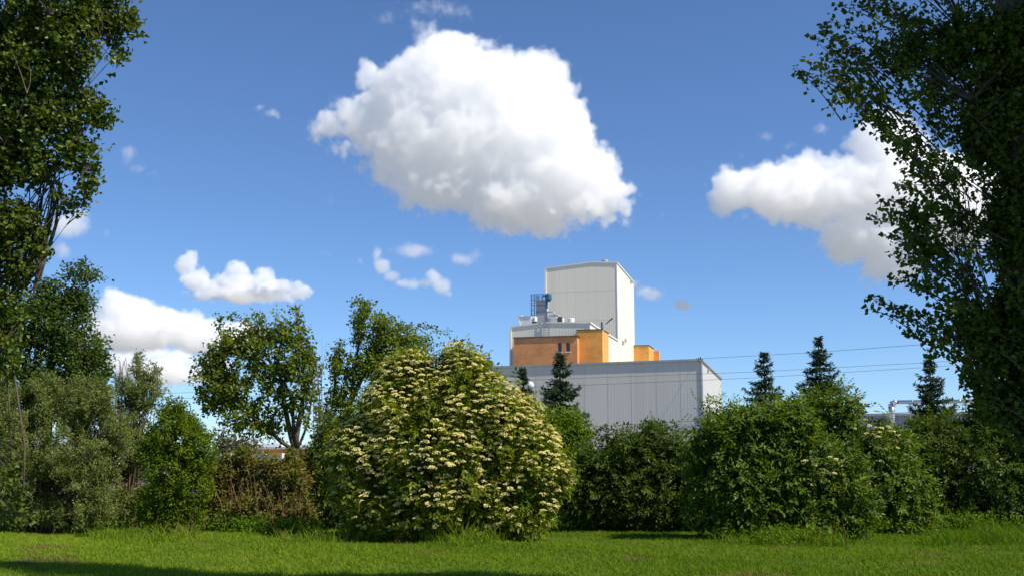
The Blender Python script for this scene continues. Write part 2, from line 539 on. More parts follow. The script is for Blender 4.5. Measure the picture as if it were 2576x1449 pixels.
    vol.materials.append(CLOUD)
    md = ob.modifiers.new('vapour', 'NODES'); md.node_group = g
    return ob

cloud('huge white cumulus cloud above the factory tower',
      [(1130, 200, 115, 130), (1020, 250, 120, 100), (1230, 240, 140, 120), (1350, 230, 105, 105), (1180, 350, 300, 140, 0, 120),
       (930, 300, 90, 70), (1410, 330, 100, 90), (1420, 450, 140, 100), (1520, 500, 80, 60), (1330, 510, 170, 75),
       (1000, 430, 110, 45), (1120, 480, 140, 50), (850, 310, 65, 45), (1390, 560, 80, 40), (930, 190, 40, 45)],
      1500, .05, 1.8, 70, 1/46)
cloud('thin torn wisp of cloud on top of the huge cumulus', [(1090, 25, 80, 22, 0, 40), (1060, 60, 30, 25, 0, 25), (970, 50, 22, 14, 0, 20), (1150, 30, 35, 26, 0, 20)],
      1500, .03, 2.0, 46, 1/28, .5)
cloud('white cumulus cloud partly behind the dark right poplar',
      [(1850, 485, 75, 55), (1960, 480, 110, 80), (2060, 500, 120, 80), (2180, 480, 130, 100), (2230, 390, 100, 110), (2300, 470, 130, 120),
       (2160, 600, 110, 70), (2240, 650, 90, 70), (2400, 520, 140, 130), (2020, 430, 60, 45)],
      1600, .05, 2.1, 66, 1/46)
cloud('long three-humped white cloud over the trees',
      [(470, 662, 26, 34), (492, 705, 40, 32), (540, 728, 50, 22), (598, 678, 30, 32), (600, 715, 55, 34), (665, 702, 34, 28), (680, 728, 60, 26), (745, 735, 34, 24), (620, 742, 130, 18)],
      1700, .06, 2.0, 26, 1/26)
cloud('white heaped cloud low behind the maple',
      [(290, 770, 55, 45), (340, 800, 90, 55), (440, 830, 100, 50), (520, 850, 80, 48), (610, 850, 70, 42), (320, 840, 120, 50), (470, 800, 45, 28), (240, 800, 45, 30)],
      1900, .045, 3.0, 38, 1/34)
cloud('pale flat cloud bank above the left shrubs',
      [(400, 935, 100, 42), (310, 915, 70, 38), (470, 945, 80, 30), (380, 890, 60, 30), (540, 925, 70, 26), (440, 905, 60, 30)],
      2100, .05, 3.4, 36, 1/40, .4)
cloud('small hooked cloud left of the factory tower',
      [(952, 640, 16, 24), (962, 668, 22, 24), (982, 694, 22, 20), (1008, 712, 26, 14), (1040, 717, 30, 14), (1072, 714, 26, 14), (1092, 694, 22, 26), (1110, 716, 26, 26), (1125, 736, 14, 14)],
      1700, .045, 1.7, 13, 1/24, .5)
cloud('faint grey cloud scrap above the hooked cloud', [(1160, 652, 46, 20), (1195, 640, 24, 18), (1040, 630, 60, 24), (820, 640, 16, 7), (906, 655, 10, 12)],
      1700, .02, 2.0, 18, 1/20, .6)
cloud('small faint cloud right of the factory tower', [(1630, 735, 48, 22), (1600, 722, 22, 20)], 1700, .04, 2.0, 18, 1/22, .6)
cloud('tiny white puff right of the factory tower', [(1718, 766, 26, 14), (1712, 758, 12, 10)], 1700, .13, 1.5, 9, 1/16, .4)
cloud('thin curled wisp high at the left', [(655, 272, 18, 10), (685, 285, 20, 14), (697, 295, 10, 14)], 1500, .045, 1.4, 14, 1/14, .5)
cloud('faint drifting wisp beside the left poplar', [(325, 385, 22, 34), (350, 425, 26, 14), (390, 443, 26, 8)], 1500, .024, 1.7, 20, 1/18, .6)
cloud('white cloud scrap behind the left poplar', [(170, 570, 50, 42), (190, 550, 32, 30), (150, 630, 28, 26), (268, 585, 16, 9)], 1600, .04, 2.0, 26, 1/26, .5)
cloud('loose shreds of cloud above the right cumulus', [(2065, 325, 18, 24), (1925, 345, 22, 16), (1985, 370, 20, 12), (1860, 390, 14, 10), (1830, 425, 12, 10), (1660, 540, 14, 8), (830, 505, 18, 16)],
      1600, .024, 1.8, 19, 1/16, .6)
#@@END

# ------------------------------------------------------------------ ground
def m_ground():
    m, t, p, N, L = mat_new('lawn_soil')
    p.inputs['Roughness'].default_value = .95; p.inputs['Specular IOR Level'].default_value = .1
    tc = N('ShaderNodeTexCoord')
    n1 = N('ShaderNodeTexNoise'); n1.inputs['Scale'].default_value = .55; n1.inputs['Detail'].default_value = 7
    n2 = N('ShaderNodeTexNoise'); n2.inputs['Scale'].default_value = 14; n2.inputs['Detail'].default_value = 5
    L(tc.outputs['Object'], n1.inputs['Vector']); L(tc.outputs['Object'], n2.inputs['Vector'])
    r = N('ShaderNodeValToRGB'); e = r.color_ramp.elements
    e[0].position = .3; e[0].color = (.045, .080, .006, 1); e[1].position = .62; e[1].color = (.085, .135, .010, 1)
    x = e.new(.72); x.color = (.15, .10, .03, 1)
    L(n1.outputs[0], r.inputs[0])
    mr = N('ShaderNodeMapRange'); L(n2.outputs[0], mr.inputs[0]); mr.inputs[3].default_value = .6; mr.inputs[4].default_value = 1.3
    vm = N('ShaderNodeVectorMath'); vm.operation = 'SCALE'; L(r.outputs[0], vm.inputs[0]); L(mr.outputs[0], vm.inputs['Scale'])
    # unseen ground farther off made pale to bounce light up onto the clouds
    ln = N('ShaderNodeVectorMath'); ln.operation = 'LENGTH'; L(tc.outputs['Object'], ln.inputs[0])
    fr = N('ShaderNodeMapRange'); L(ln.outputs['Value'], fr.inputs[0]); fr.inputs[1].default_value = 50; fr.inputs[2].default_value = 75
    mx = N('ShaderNodeMix'); mx.data_type = 'RGBA'; L(fr.outputs[0], mx.inputs[0]); L(vm.outputs[0], mx.inputs[6]); mx.inputs[7].default_value = (.25, .235, .20, 1)
    L(mx.outputs[2], p.inputs['Base Color'])
    return m
def ground_z(x, y):
    """the lawn rises and dips by a hand's breadth"""
    return .05*np.sin(x*.55+1.3)*np.sin(y*.42)+.03*np.sin(x*1.3+y*.9)
gx = np.concatenate([[-6000, -1500, -300, -80], np.linspace(-32, 32, 97), [80, 300, 1500, 6000]])
gy = np.concatenate([[-3000, -300, -60], np.linspace(-8, 48, 85), [90, 300, 1500, 8000]])
GX, GY = np.meshgrid(gx, gy)
fade = np.clip((40-np.abs(GX))/10, 0, 1)*np.clip((52-GY)/6, 0, 1)*np.clip((GY+12)/6, 0, 1)
GZ = ground_z(GX, GY)*fade
nx, ny = len(gx), len(gy)
ii = (np.arange(ny-1)[:, None]*nx+np.arange(nx-1)[None, :]).ravel()
gme = np_mesh('ground', np.stack([GX.ravel(), GY.ravel(), GZ.ravel()], 1), 4, np.stack([ii, ii+1, ii+nx+1, ii+nx], 1), True)
tag(link('ground', gme, m_ground()), None, None, None, 'structure')

def grass_blades(seed, n, x0, x1, y0, y1, hmin, hmax, w, mask=None):
    rs = np.random.RandomState(seed)
    y = y0+(y1-y0)*rs.uniform(size=n)
    x = x0+(x1-x0)*rs.uniform(size=n)
    ex = .52*y+1.5
    k = np.abs(x) < ex
    x, y = x[k], y[k]
    P = np.stack([x, y, np.zeros(len(x))], 1)
    tuft = wob(P, 1.1, rs)*.5+wob(P, 3.5, rs)*.5
    bare = wob(P, 1.7, rs)+.6*wob(P, 4.5, rs)
    k = bare > -2.05
    if mask is not None: k &= mask(x, y, rs)
    P, tuft, bare = P[k], tuft[k], bare[k]
    P[:, 2] = ground_z(P[:, 0], P[:, 1])-.01
    m = len(P)
    h = (hmin+(hmax-hmin)*rs.uniform(size=m)**1.5)*np.clip(1+.45*tuft, .4, 1.9)
    lean = rs.normal(size=(m, 3))*np.array([.38, .38, 0])+np.array([-.10, 0, 0])
    ax = unit(lean+np.array([0, 0, 1]))
    sd = unit(np.cross(ax, rs.normal(size=(m, 3))))
    hw = (w*rs.uniform(.7, 1.4, m))[:, None]
    hh = h[:, None]
    v0 = P-sd*hw*.5; v1 = P+sd*hw*.5
    mid = P+ax*hh*.55
    v2 = mid+sd*hw*.4; v3 = mid-sd*hw*.4
    v4 = P+ax*hh+lean*hh*.55
    V = np.stack([v0, v1, v2, v3, v4], 1)
    b = np.arange(m)[:, None]*5
    loops = np.concatenate([b+0, b+1, b+2, b+0, b+2, b+3, b+3, b+2, b+4], 1)
    me = np_mesh('grass', V.reshape(-1, 3), 3, loops)
    T = np.clip(.5-.03*P[:, 0]+.16*tuft+.10*wob(P, .5, rs)+rs.normal(0, .17, m), 0, 1)
    T = np.maximum(T, .11); T[(bare < -1.35) & (rs.uniform(size=m) < .75)] = 0; T[rs.uniform(size=m) < .012] = 0
    a = me.attributes.new('tone', 'FLOAT', 'POINT')
    a.data.foreach_set('value', np.repeat(T, 5).astype(np.float32))
    return me
tag(link('grass', grass_blades(3, 430000, -18, 18, 14.5, 31, .03, .10, .012), L_GRASS),
    'rough green lawn grass in front of the shrubs', 'grass', None, 'stuff')
tag(link('meadow_grass', grass_blades(4, 56000, -18, 18, 22.6, 29, .12, .46, .014, lambda x, y, rs: wob(np.stack([x, y, x*0], 1), .9, rs) > .1), L_GRASS),
    'taller uncut grass tufts at the foot of the shrubs', 'grass', None, 'stuff')

# ------------------------------------------------------------------ buildings
A15 = math.radians(15)
E2 = Vector((math.sin(A15), math.cos(A15), 0))          # away from the camera
E1 = Vector((-math.cos(A15), math.sin(A15), 0))         # along the fronts, to the left
def flat(p, z=0): return Vector((p.x, p.y, z))
def ribbed(mb, p, q, ztop, z0=0, pitch=.28, depth=.003, out=None):
    """profiled sheet from ground point p to q; ztop(t) is the top edge"""
    p, q = Vector(p), Vector(q)
    ln = (q-p).length; n = max(2, int(ln/pitch)); d = (q-p)/ln
    prof = []
    for i in range(n):
        s = i*ln/n; w = ln/n
        prof += [(s, 0), (s+w*.45, 0), (s+w*.58, depth), (s+w*.87, depth)]
    prof.append((ln, 0))
    vs, fs = [], []
    for s, o in prof:
        b = p+d*s+out*o; t = s/ln
        vs.append((b.x, b.y, z0)); vs.append((b.x, b.y, ztop(t)))
    for i in range(len(prof)-1):
        fs.append((2*i, 2*i+2, 2*i+3, 2*i+1))
    mb.add(vs, fs)
def lin(a, b): return lambda t: a+(b-a)*t
def pw(*pts):
    def f(t):
        for (t0, z0), (t1, z1) in zip(pts, pts[1:]):
            if t <= t1+1e-9: return z0+(z1-z0)*(t-t0)/(t1-t0)
        return pts[-1][1]
    return f

# --- grey hall
Pc = at(1764, 906, 105); zc = Pc.z
Hc = flat(Pc)
Pl = on_plane(1230, 925, Pc, E2)
Pr = on_plane(1814, 953, Pc, E1)
s_l = (flat(Pl)-Hc).length
HL = Hc+E1*(s_l*684/534); zl = zc+(Pl.z-zc)*684/534
HR = flat(Pr); zr = Pr.z
HB = HL+(HR-Hc); zb = zl+zr-zc
hall = thing('grey_warehouse', 'long flat-roofed hall clad in ribbed grey metal, in front of the tower', 'warehouse', Hc)
mb = MB()
ribbed(mb, Hc, HL, lin(zc, zl), out=-E2)
ribbed(mb, HR, Hc, lin(zr, zc), out=-E1)
ribbed(mb, HL, HB, lin(zl, zb), out=E1)
ribbed(mb, HB, HR, lin(zb, zr), out=E2)
hw = mb.build('wall', GREY_CLAD, hall)
mb = MB()
mb.poly([flat(Hc, zc-.12), flat(HR, zr-.12), flat(HB, zb-.12), flat(HL, zl-.12)])
mb.build('roof', ROOFING, hall)
mb = MB()
o = Vector((0, 0, .05))
mb.beam(flat(Hc, zc)-E2*.08+o, flat(HL, zl)-E2*.08+o, .18, .20)
mb.beam(flat(Hc, zc)-E1*.08-E2*.17+o, flat(HR, zr)-E1*.08+o, .18, .20)
mb.build('roof_edge', m_plain('grey_flashing', (.30, .31, .31), .45), hall)
mb = MB()
cpos = Hc-E1*.03-E2*.03
mb.beam(flat(cpos), flat(cpos, zc-.06), .14, .14, up=E2)
mb.build('corner_trim', m_plain('grey_trim', (.46, .47, .47), .5, var=.05), hall)
mb = MB()
for t in (.075, .16, .25, .335, .42, .51, .6, .68):
    p = Hc+(HL-Hc)*t+E2*.004
    mb.beam(flat(p), flat(p, zc+(zl-zc)*t-.08), .03, .03, up=E2)
mb.build('wall_seam', m_plain('seam', (.47, .455, .42), .5), hall)
mb = MB()
ib = on_plane(1757, 903, Pc, E2)
mb.tube([ib+Vector((0, 0, -.3)), ib+Vector((0, 0, .15))], .035, 6)
mb.beam(ib+Vector((-.25, 0, .05)), ib+Vector((.25, 0, .05)), .05, .05)
mb.lathe(ib+Vector((.2, 0, .06)), [(.05, 0), (.08, .04), (.05, .08), (.08, .12), (.04, .16)], 8)
mb.build('cable_bracket', BLACK, hall)
mb = MB()
lp = on_plane(1779, 932, Pc, E1)-E1*.06
mb.slab(lp, E2*.5, -E1*.16, (0, 0, .22)); mb.slab(lp+E2*.1+Vector((0, 0, -.25)), E2*.3, -E1*.05, (0, 0, .25))
mb.build('wall_lamp', GREY_SHEET, hall)

# --- factory: tower, front wing, brick blocks
Pw = at(1483.6, 811.4, 140); Cb = flat(Pw)
Pt = on_plane(1551, 660.5, Pw, E1); Ct = flat(Pt)
Ptl = on_plane(1373, 675, Pt, E2)
Ptm = on_plane(1490, 659.5, Pt, E2)
Ptr = on_plane(1594, 711, Pw, E1)
fac = thing('factory_building', 'tall cream factory tower with lower wing and orange brick blocks', 'factory', Ct)
TL = flat(Ptl); TR = flat(Ptr); TB = TL+(TR-Ct)
tm = (flat(Ptm)-Ct).length/(TL-Ct).length
mb = MB()
ribbed(mb, Ct, TL, pw((0, Pt.z), (tm, Ptm.z), (1, Ptl.z)), out=-E2, pitch=.3, depth=.006)
ribbed(mb, TR, Ct, lin(Ptr.z, Pt.z), out=-E1, pitch=.3, depth=.006)
ribbed(mb, TL, TB, lin(Ptl.z, Ptl.z), out=E1, pitch=.3, depth=.006)
ribbed(mb, TB, TR, pw((0, Ptl.z), (1-tm, Ptm.z), (1, Ptr.z)), out=E2, pitch=.3, depth=.006)
mb.build('tower', WHITE_CLAD, fac)
mb = MB()
dz = Vector((0, 0, -.1))
rm1, rm2 = Ptm.copy(), Ptm+(TR-Ct)
mb.quad(Pt+dz, Ptr+dz, rm2+dz, rm1+dz)
mb.quad(rm1+dz, rm2+dz, flat(TB, Ptl.z)+dz, Ptl+dz)
mb.build('tower_roof', ROOFING, fac)
mb = MB()
f = -E2*.05
mb.beam(Pt+f, Ptm+f, .12, .16); mb.beam(Ptm+f, Ptl+f, .12, .16)
mb.beam(Pt-E1*.09-E2*.15, Ptr-E1*.09, .12, .16)
mb.beam(flat(Ct)-E1*.0-E2*.0, flat(Ct, Pt.z-.1)-E1*.0-E2*.0, .1, .1, up=E2)
mb.beam(flat(TL)+E1*.06-E2*.06, flat(TL, Ptl.z-.1)+E1*.06-E2*.06, .2, .2, up=E2)
for yy in (733, 806):
    z = on_plane(1460, yy, Pt, E2).z
    mb.beam(flat(Ct, z)-E2*.004+E1*.15, flat(TL, z)-E2*.004-E1*.1, .02, .03)
    mb.beam(flat(Ct, z)-E1*.004+E2*.15, flat(TR, z)-E1*.004-E2*.1, .02, .03)
mb.build('tower_trim', CREAM_TRIM, fac)
for px, py, w, h in ((1585.5, 713, .25, .5), (1565, 867, .22, .6), (1571.5, 860, .22, .5)):
    mb = MB(); p = on_plane(px, py, Pw, E1)-E1*.05
    mb.slab(p, E2*w*2, -E1*.2, (0, 0, h)); mb.slab(p+E2*w*.3+Vector((0, 0, h)), E2*w*1.4, -E1*.12, (0, 0, .08))
    mb.build('wall_lamp', GREY_SHEET, fac)

Wl = on_plane(1285.5, 822, Pw, E2); Wm = on_plane(1375, 811, Pw, E2)
WL = flat(Wl); wm = (flat(Wm)-Cb).length/(WL-Cb).length
wd = (Ct-Cb)+E2*10
mb = MB()
ribbed(mb, Cb, WL, pw((0, Pw.z), (wm, Wm.z), (1, Wl.z)), out=-E2, pitch=.3, depth=.006)
ribbed(mb, Ct-E2*.08, Cb, lin(Pw.z, Pw.z), out=-E1, pitch=.3, depth=.006)
ribbed(mb, WL, WL+wd, lin(Wl.z, Wl.z), out=E1, pitch=.3, depth=.006)
ribbed(mb, WL+wd, TL+E1*.1+E2*10, lin(Wl.z, Wl.z), out=E2, pitch=.3, depth=.006)
mb.build('wing', WHITE_CLAD, fac)
mb = MB()
mb.quad(Pw+dz, Pw+wd+dz, Wm+wd+dz, Wm+dz); mb.quad(Wm+dz, Wm+wd+dz, Wl+wd+dz, Wl+dz)
mb.build('wing_roof', ROOFING, fac)
mb = MB()
mb.beam(Pw+f, Wm+f, .12, .16); mb.beam(Wm+f, Wl+f, .12, .16)
mb.beam(Pw-E1*.09-E2*.15, flat(Ct, Pw.z)-E1*.09-E2*.3, .12, .18)
mb.beam(flat(Cb)-E1*.0-E2*.0, flat(Cb, Pw.z-.1)-E1*.0-E2*.0, .1, .1, up=E2)
mb.beam(WL+E1*.06-E2*.06, flat(WL, Wl.z-.1)+E1*.06-E2*.06, .2, .2, up=E2)
mb.build('wing_trim', CREAM_TRIM, fac)
# wall ladder of the wing
mb = MB()
for px in (1369.5, 1382):
    a = on_plane(px, 806, Pw, E2)-E2*.25
    mb.beam(flat(a, a.z-4.5), flat(a, a.z+.7), .07, .07, up=E2)
la = flat(on_plane(1369.5, 806, Pw, E2)-E2*.25); lb = flat(on_plane(1382, 806, Pw, E2)-E2*.25)
for i in range(16):
    z = Wm.z-4.3+i*.3
    mb.beam(flat(la, z), flat(lb, z), .04, .04)
mb.build('ladder', m_plain('blue_grey_steel', (.30, .33, .42), .5), fac)

# brick blocks
pB = Pw-E2*2.2                                          # front plane of the wide block
b1 = on_plane(1452, 844, pB, E2); b0 = on_plane(1293, 851, pB, E2)
brick = MB(); zt = (b1.z+b0.z)/2
W0, W1 = flat(b1), flat(b0)                             # right and left foot
du = (W1-W0).normalized(); wl = (W1-W0).length
wins = []
for pa, pb_, ya, yb in ((1402.7, 1413, 862, 884.5), (1423.4, 1434, 861.2, 884)):
    a = on_plane(pa, ya, pB, E2); b = on_plane(pb_, yb, pB, E2)
    wins.append(((flat(b)-W0).dot(du), (flat(a)-W0).dot(du), b.z, a.z))
us = sorted({0, wl, *[w[0] for w in wins], *[w[1] for w in wins]})
zlo = min(w[2] for w in wins); zhi = max(w[3] for w in wins)
wins = [(a, b, zlo, zhi) for a, b, _, _ in wins]
for ua, ub in zip(us, us[1:]):
    hole = any(abs(ua-w[0]) < 1e-6 for w in wins)
    for za, zb_ in ((0, zlo), (zlo, zhi), (zhi, zt)):
        if hole and za == zlo: continue
        brick.quad(flat(W0+du*ua, za), flat(W0+du*ub, za), flat(W0+du*ub, zb_), flat(W0+du*ua, zb_))
for a, b, z0, z1 in wins:
    p, q = W0+du*a, W0+du*b; i = E2*.16
    brick.quad(flat(p, z0), flat(p+i, z0), flat(p+i, z1), flat(p, z1))
    brick.quad(flat(q, z0), flat(q, z1), flat(q+i, z1), flat(q+i, z0))
    brick.quad(flat(p, z1), flat(p+i, z1), flat(q+i, z1), flat(q, z1))
    brick.quad(flat(p, z0), flat(q, z0), flat(q+i, z0), flat(p+i, z0))
i2 = E2*2.12
brick.quad(flat(W0+i2, 0), W0, flat(W0, zt), flat(W0+i2, zt))
brick.quad(W1, flat(W1+i2, 0), flat(W1+i2, zt), flat(W1, zt))
bw = brick.build('brick_wing', BRICK_DULL, fac)
mb = MB()
mb.poly([flat(W0, zt-.02), flat(W0+i2, zt-.02), flat(W1+i2, zt-.02), flat(W1, zt-.02)])
mb.beam(flat(W0-du*.1, zt+.03)-E2*.03, flat(W1+du*.1, zt+.03)-E2*.03, .22, .14)
mb.beam(flat(W0-du*.02, zt+.03)+E2*.1, flat(W0-du*.02, zt+.03)+i2, .2, .14)
mb.build('parapet_cap', FLASHING, fac)
for a, b, z0, z1 in wins:
    p, q = W0+du*a, W0+du*b; i = E2*.14; t_ = .07
    m1 = MB()
    m1.slab(flat(p, z0)+i, du*t_, E2*.06, (0, 0, z1-z0)); m1.slab(flat(q, z0)+i, -du*t_, E2*.06, (0, 0, z1-z0))
    m1.slab(flat(p+du*t_, z0)+i, du*(b-a-2*t_), E2*.06, (0, 0, t_)); m1.slab(flat(p+du*t_, z1-t_)+i, du*(b-a-2*t_), E2*.06, (0, 0, t_))
    win = m1.build('window', m_plain('window_frame', (.20, .17, .17), .5), fac)
    m2 = MB(); m2.slab(flat(p+du*t_, z0+t_)+i+E2*.02, du*(b-a-2*t_), E2*.02, (0, 0, z1-z0-2*t_))
    pn = m2.build('pane', GLASS, win, world_coords=False); 
    m3 = MB(); m3.slab(flat(p-du*.08, z0-.12)-E2*.1, du*(b-a+.16), E2*.24, (0, 0, .1))
    sl_ = m3.build('sill', WHITE_PAINT, win, world_coords=False)
# tall brick block
pT = Pw-E2*1.0
c1 = on_plane(1515, 829, pT, E2); T0 = flat(c1)
T1 = flat(on_plane(1450, 832, pT, E2))
c2 = on_plane(1530.6, 841, c1, E1); TD = (flat(c2)-T0).dot(E2)
zt2 = c1.z
def block(mb, a, b, depth, z):
    d = E2*depth
    mb.quad(a, b, flat(b, z), flat(a, z)); mb.quad(a+d, a, flat(a, z), flat(a+d, z))
    mb.quad(b, b+d, flat(b+d, z), flat(b, z)); mb.quad(b+d, a+d, flat(a+d, z), flat(b+d, z))
mb = MB(); block(mb, T0, T1, TD, zt2); mb.build('brick_stair_block', BRICK, fac)
mb = MB()
mb.slab(flat(T0, zt2)-E2*.06-E1*.08, (T1-T0)+E1*.08, E2*(TD+.1), (0, 0, .12))
mb.build('block_cap', FLASHING, fac)
# small brick block at the back right
pS = on_plane(1594, 870, Pw, E1)
s0 = on_plane(1632, 869, pS, E2); S0 = flat(s0); S1 = flat(pS)-E1*.02
s2 = on_plane(1644, 880, s0, E1); SD = (flat(s2)-S0).dot(E2)
mb = MB(); block(mb, S0, S1, SD, s0.z)
S3 = S0+E2*SD
mb.slab(S3-E1*.9+E2*.03, E1*.9, E2*.8, (0, 0, s0.z-.3))
mb.build('brick_block', BRICK, fac)
mb = MB(); mb.slab(flat(S0, s0.z)-E2*.08-E1*.08, (S1-S0)+E1*.08, E2*(SD+.1), (0, 0, .14)); mb.build('block_cap', FLASHING, fac)

# --- equipment standing on the roofs
def roofpt(px, py, back): return on_plane(px, py, Pw+E2*back, E2)
# filter unit with blue railing, ladder and motor
BK = 2.2
a = roofpt(1348.5, 803.7, BK); b = roofpt(1374, 755.8, BK)
fu = thing('dust_filter', 'grey box-shaped dust filter with blue ladder and railing on the wing roof', 'filter unit', flat(a, Wm.z-.4))
w = (a-b).dot(E1); zlow = Wm.z-.35; zhigh = b.z
Br = flat(b); Bl = Br+E1*w
mb = MB(); mb.hexa([flat(Br, zlow), flat(Bl, zlow), flat(Bl+E2*1.3, zlow), flat(Br+E2*1.3, zlow)],
                   [flat(Br, zhigh), flat(Bl, zhigh), flat(Bl+E2*1.3, zhigh), flat(Br+E2*1.3, zhigh)])
mb.build('casing', GREY_SHEET, fu)
DARK_SHEET = m_plain('dark_sheet', (.20, .20, .22), .5)
for yy in (768, 784):
    mb = MB(); z = roofpt(1360, yy, BK).z
    mb.beam(flat(Br, z)-E2*.03-E1*.04, flat(Bl, z)-E2*.03+E1*.04, .06, .1)
    mb.build('casing_rib', DARK_SHEET, fu)
mb = MB(); mb.beam(flat(Br, zhigh+.03)-E2*.05-E1*.1, flat(Bl, zhigh+.03)-E2*.05+E1*.1, .14, .1)
mb.build('platform_edge', DARK_SHEET, fu)
mb = MB()
zr1 = roofpt(1360, 739.5, BK).z; zr2 = roofpt(1360, 747.5, BK).z
cor = [Br, Bl, Bl+E2*1.3, Br+E2*1.3]
for i in range(4):
    p, q = cor[i], cor[(i+1) % 4]
    for z in (zr1, zr2): mb.beam(flat(p, z), flat(q, z), .05, .05)
    for t in (0, .35, .7): mb.beam(flat(p.lerp(q, t), zhigh), flat(p.lerp(q, t), zr1), .05, .05, up=E2)
mb.build('railing', BLUE_STEEL, fu)
mb = MB()
l0 = Bl+E1*.14-E2*.05; l1 = l0+E1*.42
for p in (l0, l1, l1-E2*.42, l0-E2*.42):
    mb.beam(flat(p, zlow+.2), flat(p, zr1), .06, .06, up=E2)
for i in range(13):
    z = zlow+.3+i*(zr1-zlow-.3)/12.5
    mb.beam(flat(l0, z), flat(l1, z), .04, .04)
    if i % 2 == 0: mb.beam(flat(l1, z), flat(l1-E2*.42, z), .04, .04); mb.beam(flat(l0-E2*.42, z), flat(l1-E2*.42, z), .04, .04)
mb.build('ladder', BLUE_STEEL, fu)
mb = MB()
m0 = flat(roofpt(1380, 746, BK)); zm = roofpt(1380, 754, BK).z; zm2 = roofpt(1380, 739, BK).z
mb.lathe(flat(m0-E1*.0, zm), [(.16, -.25), (.40, 0), (.42, .1), (.42, zm2-zm-.12), (.34, zm2-zm)], 16)
mb.tube([flat(m0+E1*.25, zm+.1), flat(m0+E1*.25, zm-1.15)], .16, 10)
mb.tube([flat(m0+E1*.1, zm+.55), flat(m0+E1*.75, zm+.6)], .14, 8)
mb.build('blower', BLUE_STEEL, fu, smooth=False)
mb = MB()
p0 = flat(m0+E1*.22, zm-1.15)
mb.tube([p0+Vector((0, 0, .1)), p0+Vector((0, 0, -.5)), p0+Vector((0, 0, -1.7))], [.1, .09, .09], 8)
q0 = p0+Vector((0, 0, -.55))
mb.tube([q0, q0-E1*.35+Vector((0, 0, .1)), q0-E1*.75+Vector((0, 0, .08)), q0-E1*.98+Vector((0, 0, -.12)), q0-E1*1.0+Vector((0, 0, -.5))], .09, 8)
mb.build('exhaust_pipe', m_plain('pipe_grey', (.34, .36, .42), .4, metal=.3), fu, smooth=True)
# hood, white box, vents
a = roofpt(1303, 817, 1.6); b = roofpt(1336, 795, 1.6)
hd = thing('intake_hood', 'white slanted air intake hood at the left edge of the wing roof', 'air intake', flat(a, Wl.z))
w = (a-b).dot(E1); r_ = flat(b); zb0 = Wl.z+.12; zt0 = b.z
mb = MB()
l_ = r_+E1*w
mb.hexa([flat(r_, zb0), flat(l_-E1*.38, zb0), flat(l_-E1*.38+E2*1.4, zb0), flat(r_+E2*1.4, zb0)],
        [flat(r_, zt0), flat(l_+E1*.04, zt0-.02), flat(l_+E1*.04+E2*1.4, zt0-.02), flat(r_+E2*1.4, zt0)])
mb.build('hood', WHITE_PAINT, hd)
mb = MB()
mb.beam(flat(l_-E1*.40, zb0)-E2*.05, flat(l_+E1*.02, zt0)-E2*.05, .09, .1, up=E2)
mb.beam(flat(l_+E1*.1, zt0+.03)-E2*.03, flat(r_-E1*.05, zt0+.03)-E2*.03, .12, .07)
mb.lathe(flat(l_-E1*.45+E2*.5, zt0), [(.32, 0), (.32, .1), (.2, .2), (.05, .24)], 14)
mb.build('rim', TRIM, hd)
a = roofpt(1337, 808, 2.6); b = roofpt(1372, 801, 2.6)
mr_ = thing('roof_frame', 'rusty brown steel frame between hood and grey filter on the wing roof', 'steel frame', flat(b, Wm.z-.3))
mb = MB()
r_ = flat(b); w = (a-b).dot(E1)
for i in range(8):
    p = r_+E1*(w*i/7)
    mb.beam(flat(p, Wm.z-.5), flat(p, b.z+.1*(i % 3)), .16, .16, up=E2)
for z in (b.z, b.z-.25, b.z-.5): mb.beam(flat(r_, z), flat(r_+E1*w, z-.05), .22, .12)
mb.build('girder', RUST, mr_)
mb = MB(); mb.lathe(flat(r_+E1*(w-.5)-E2*.4, b.z-.4), [(.36, 0), (.38, .5), (.30, .62), (.1, .7)], 14); mb.build('fan_cowl', WHITE_PAINT, mr_, smooth=False)
a = roofpt(1381, 812, 2.4); b = roofpt(1401, 792, 2.4)
fb = thing('fan_housing', 'pale square fan housing with dark side opening on the wing roof', 'fan housing', flat(b, Wm.z-.2))
r_ = flat(b); w = (a-b).dot(E1)
mb = MB(); mb.hexa([flat(r_, Wm.z-.3), flat(r_+E1*w, Wm.z-.3), flat(r_+E1*w+E2, Wm.z-.3), flat(r_+E2, Wm.z-.3)],
                   [flat(r_+E1*.05, b.z), flat(r_+E1*(w-.05), b.z), flat(r_+E1*(w-.05)+E2, b.z), flat(r_+E1*.05+E2, b.z)])
mb.slab(flat(r_-E1*.12, b.z)-E2*.03, E1*(w+.2), E2*1.1, (0, 0, .08))
mb.build('housing', TRIM, fb)
mb = MB(); mb.slab(flat(r_-E1*.62, Wm.z-.3)+E2*.1, E1*.55, E2*.7, (0, 0, 1.35)); mb.build('louvre', m_plain('louvre_dark', (.10, .09, .085), .6), fb)
mb = MB(); mb.slab(flat(r_-E1*.80, Wm.z-.3)+E2*.05, E1*.16, E2*.8, (0, 0, 1.2)); mb.build('side_panel', WHITE_PAINT, fb)
def vent(name, label, px, py, back, r, h, base_z, mat, plane=None):
    p = flat(on_plane(px, py, (plane or Pw)+E2*back, E2))
    t_ = thing(name, label, 'roof vent', flat(p, base_z))
    m = MB(); m.lathe(flat(p, base_z), [(r*.8, -.3), (r*.8, .1)], 16); m.build('collar', GREY_SHEET, t_)
    m = MB(); m.lathe(flat(p, base_z), [(r, .1), (r, h-.06), (r*.92, h), (r*.2, h+.03)], 20); m.build('drum', mat, t_, smooth=False)
vent('roof_vent', 'squat white drum vent on the wing roof right of the fan housing', 1436, 806, 3.0, .5, 1.15, Pw.z-.12, WHITE_PAINT)
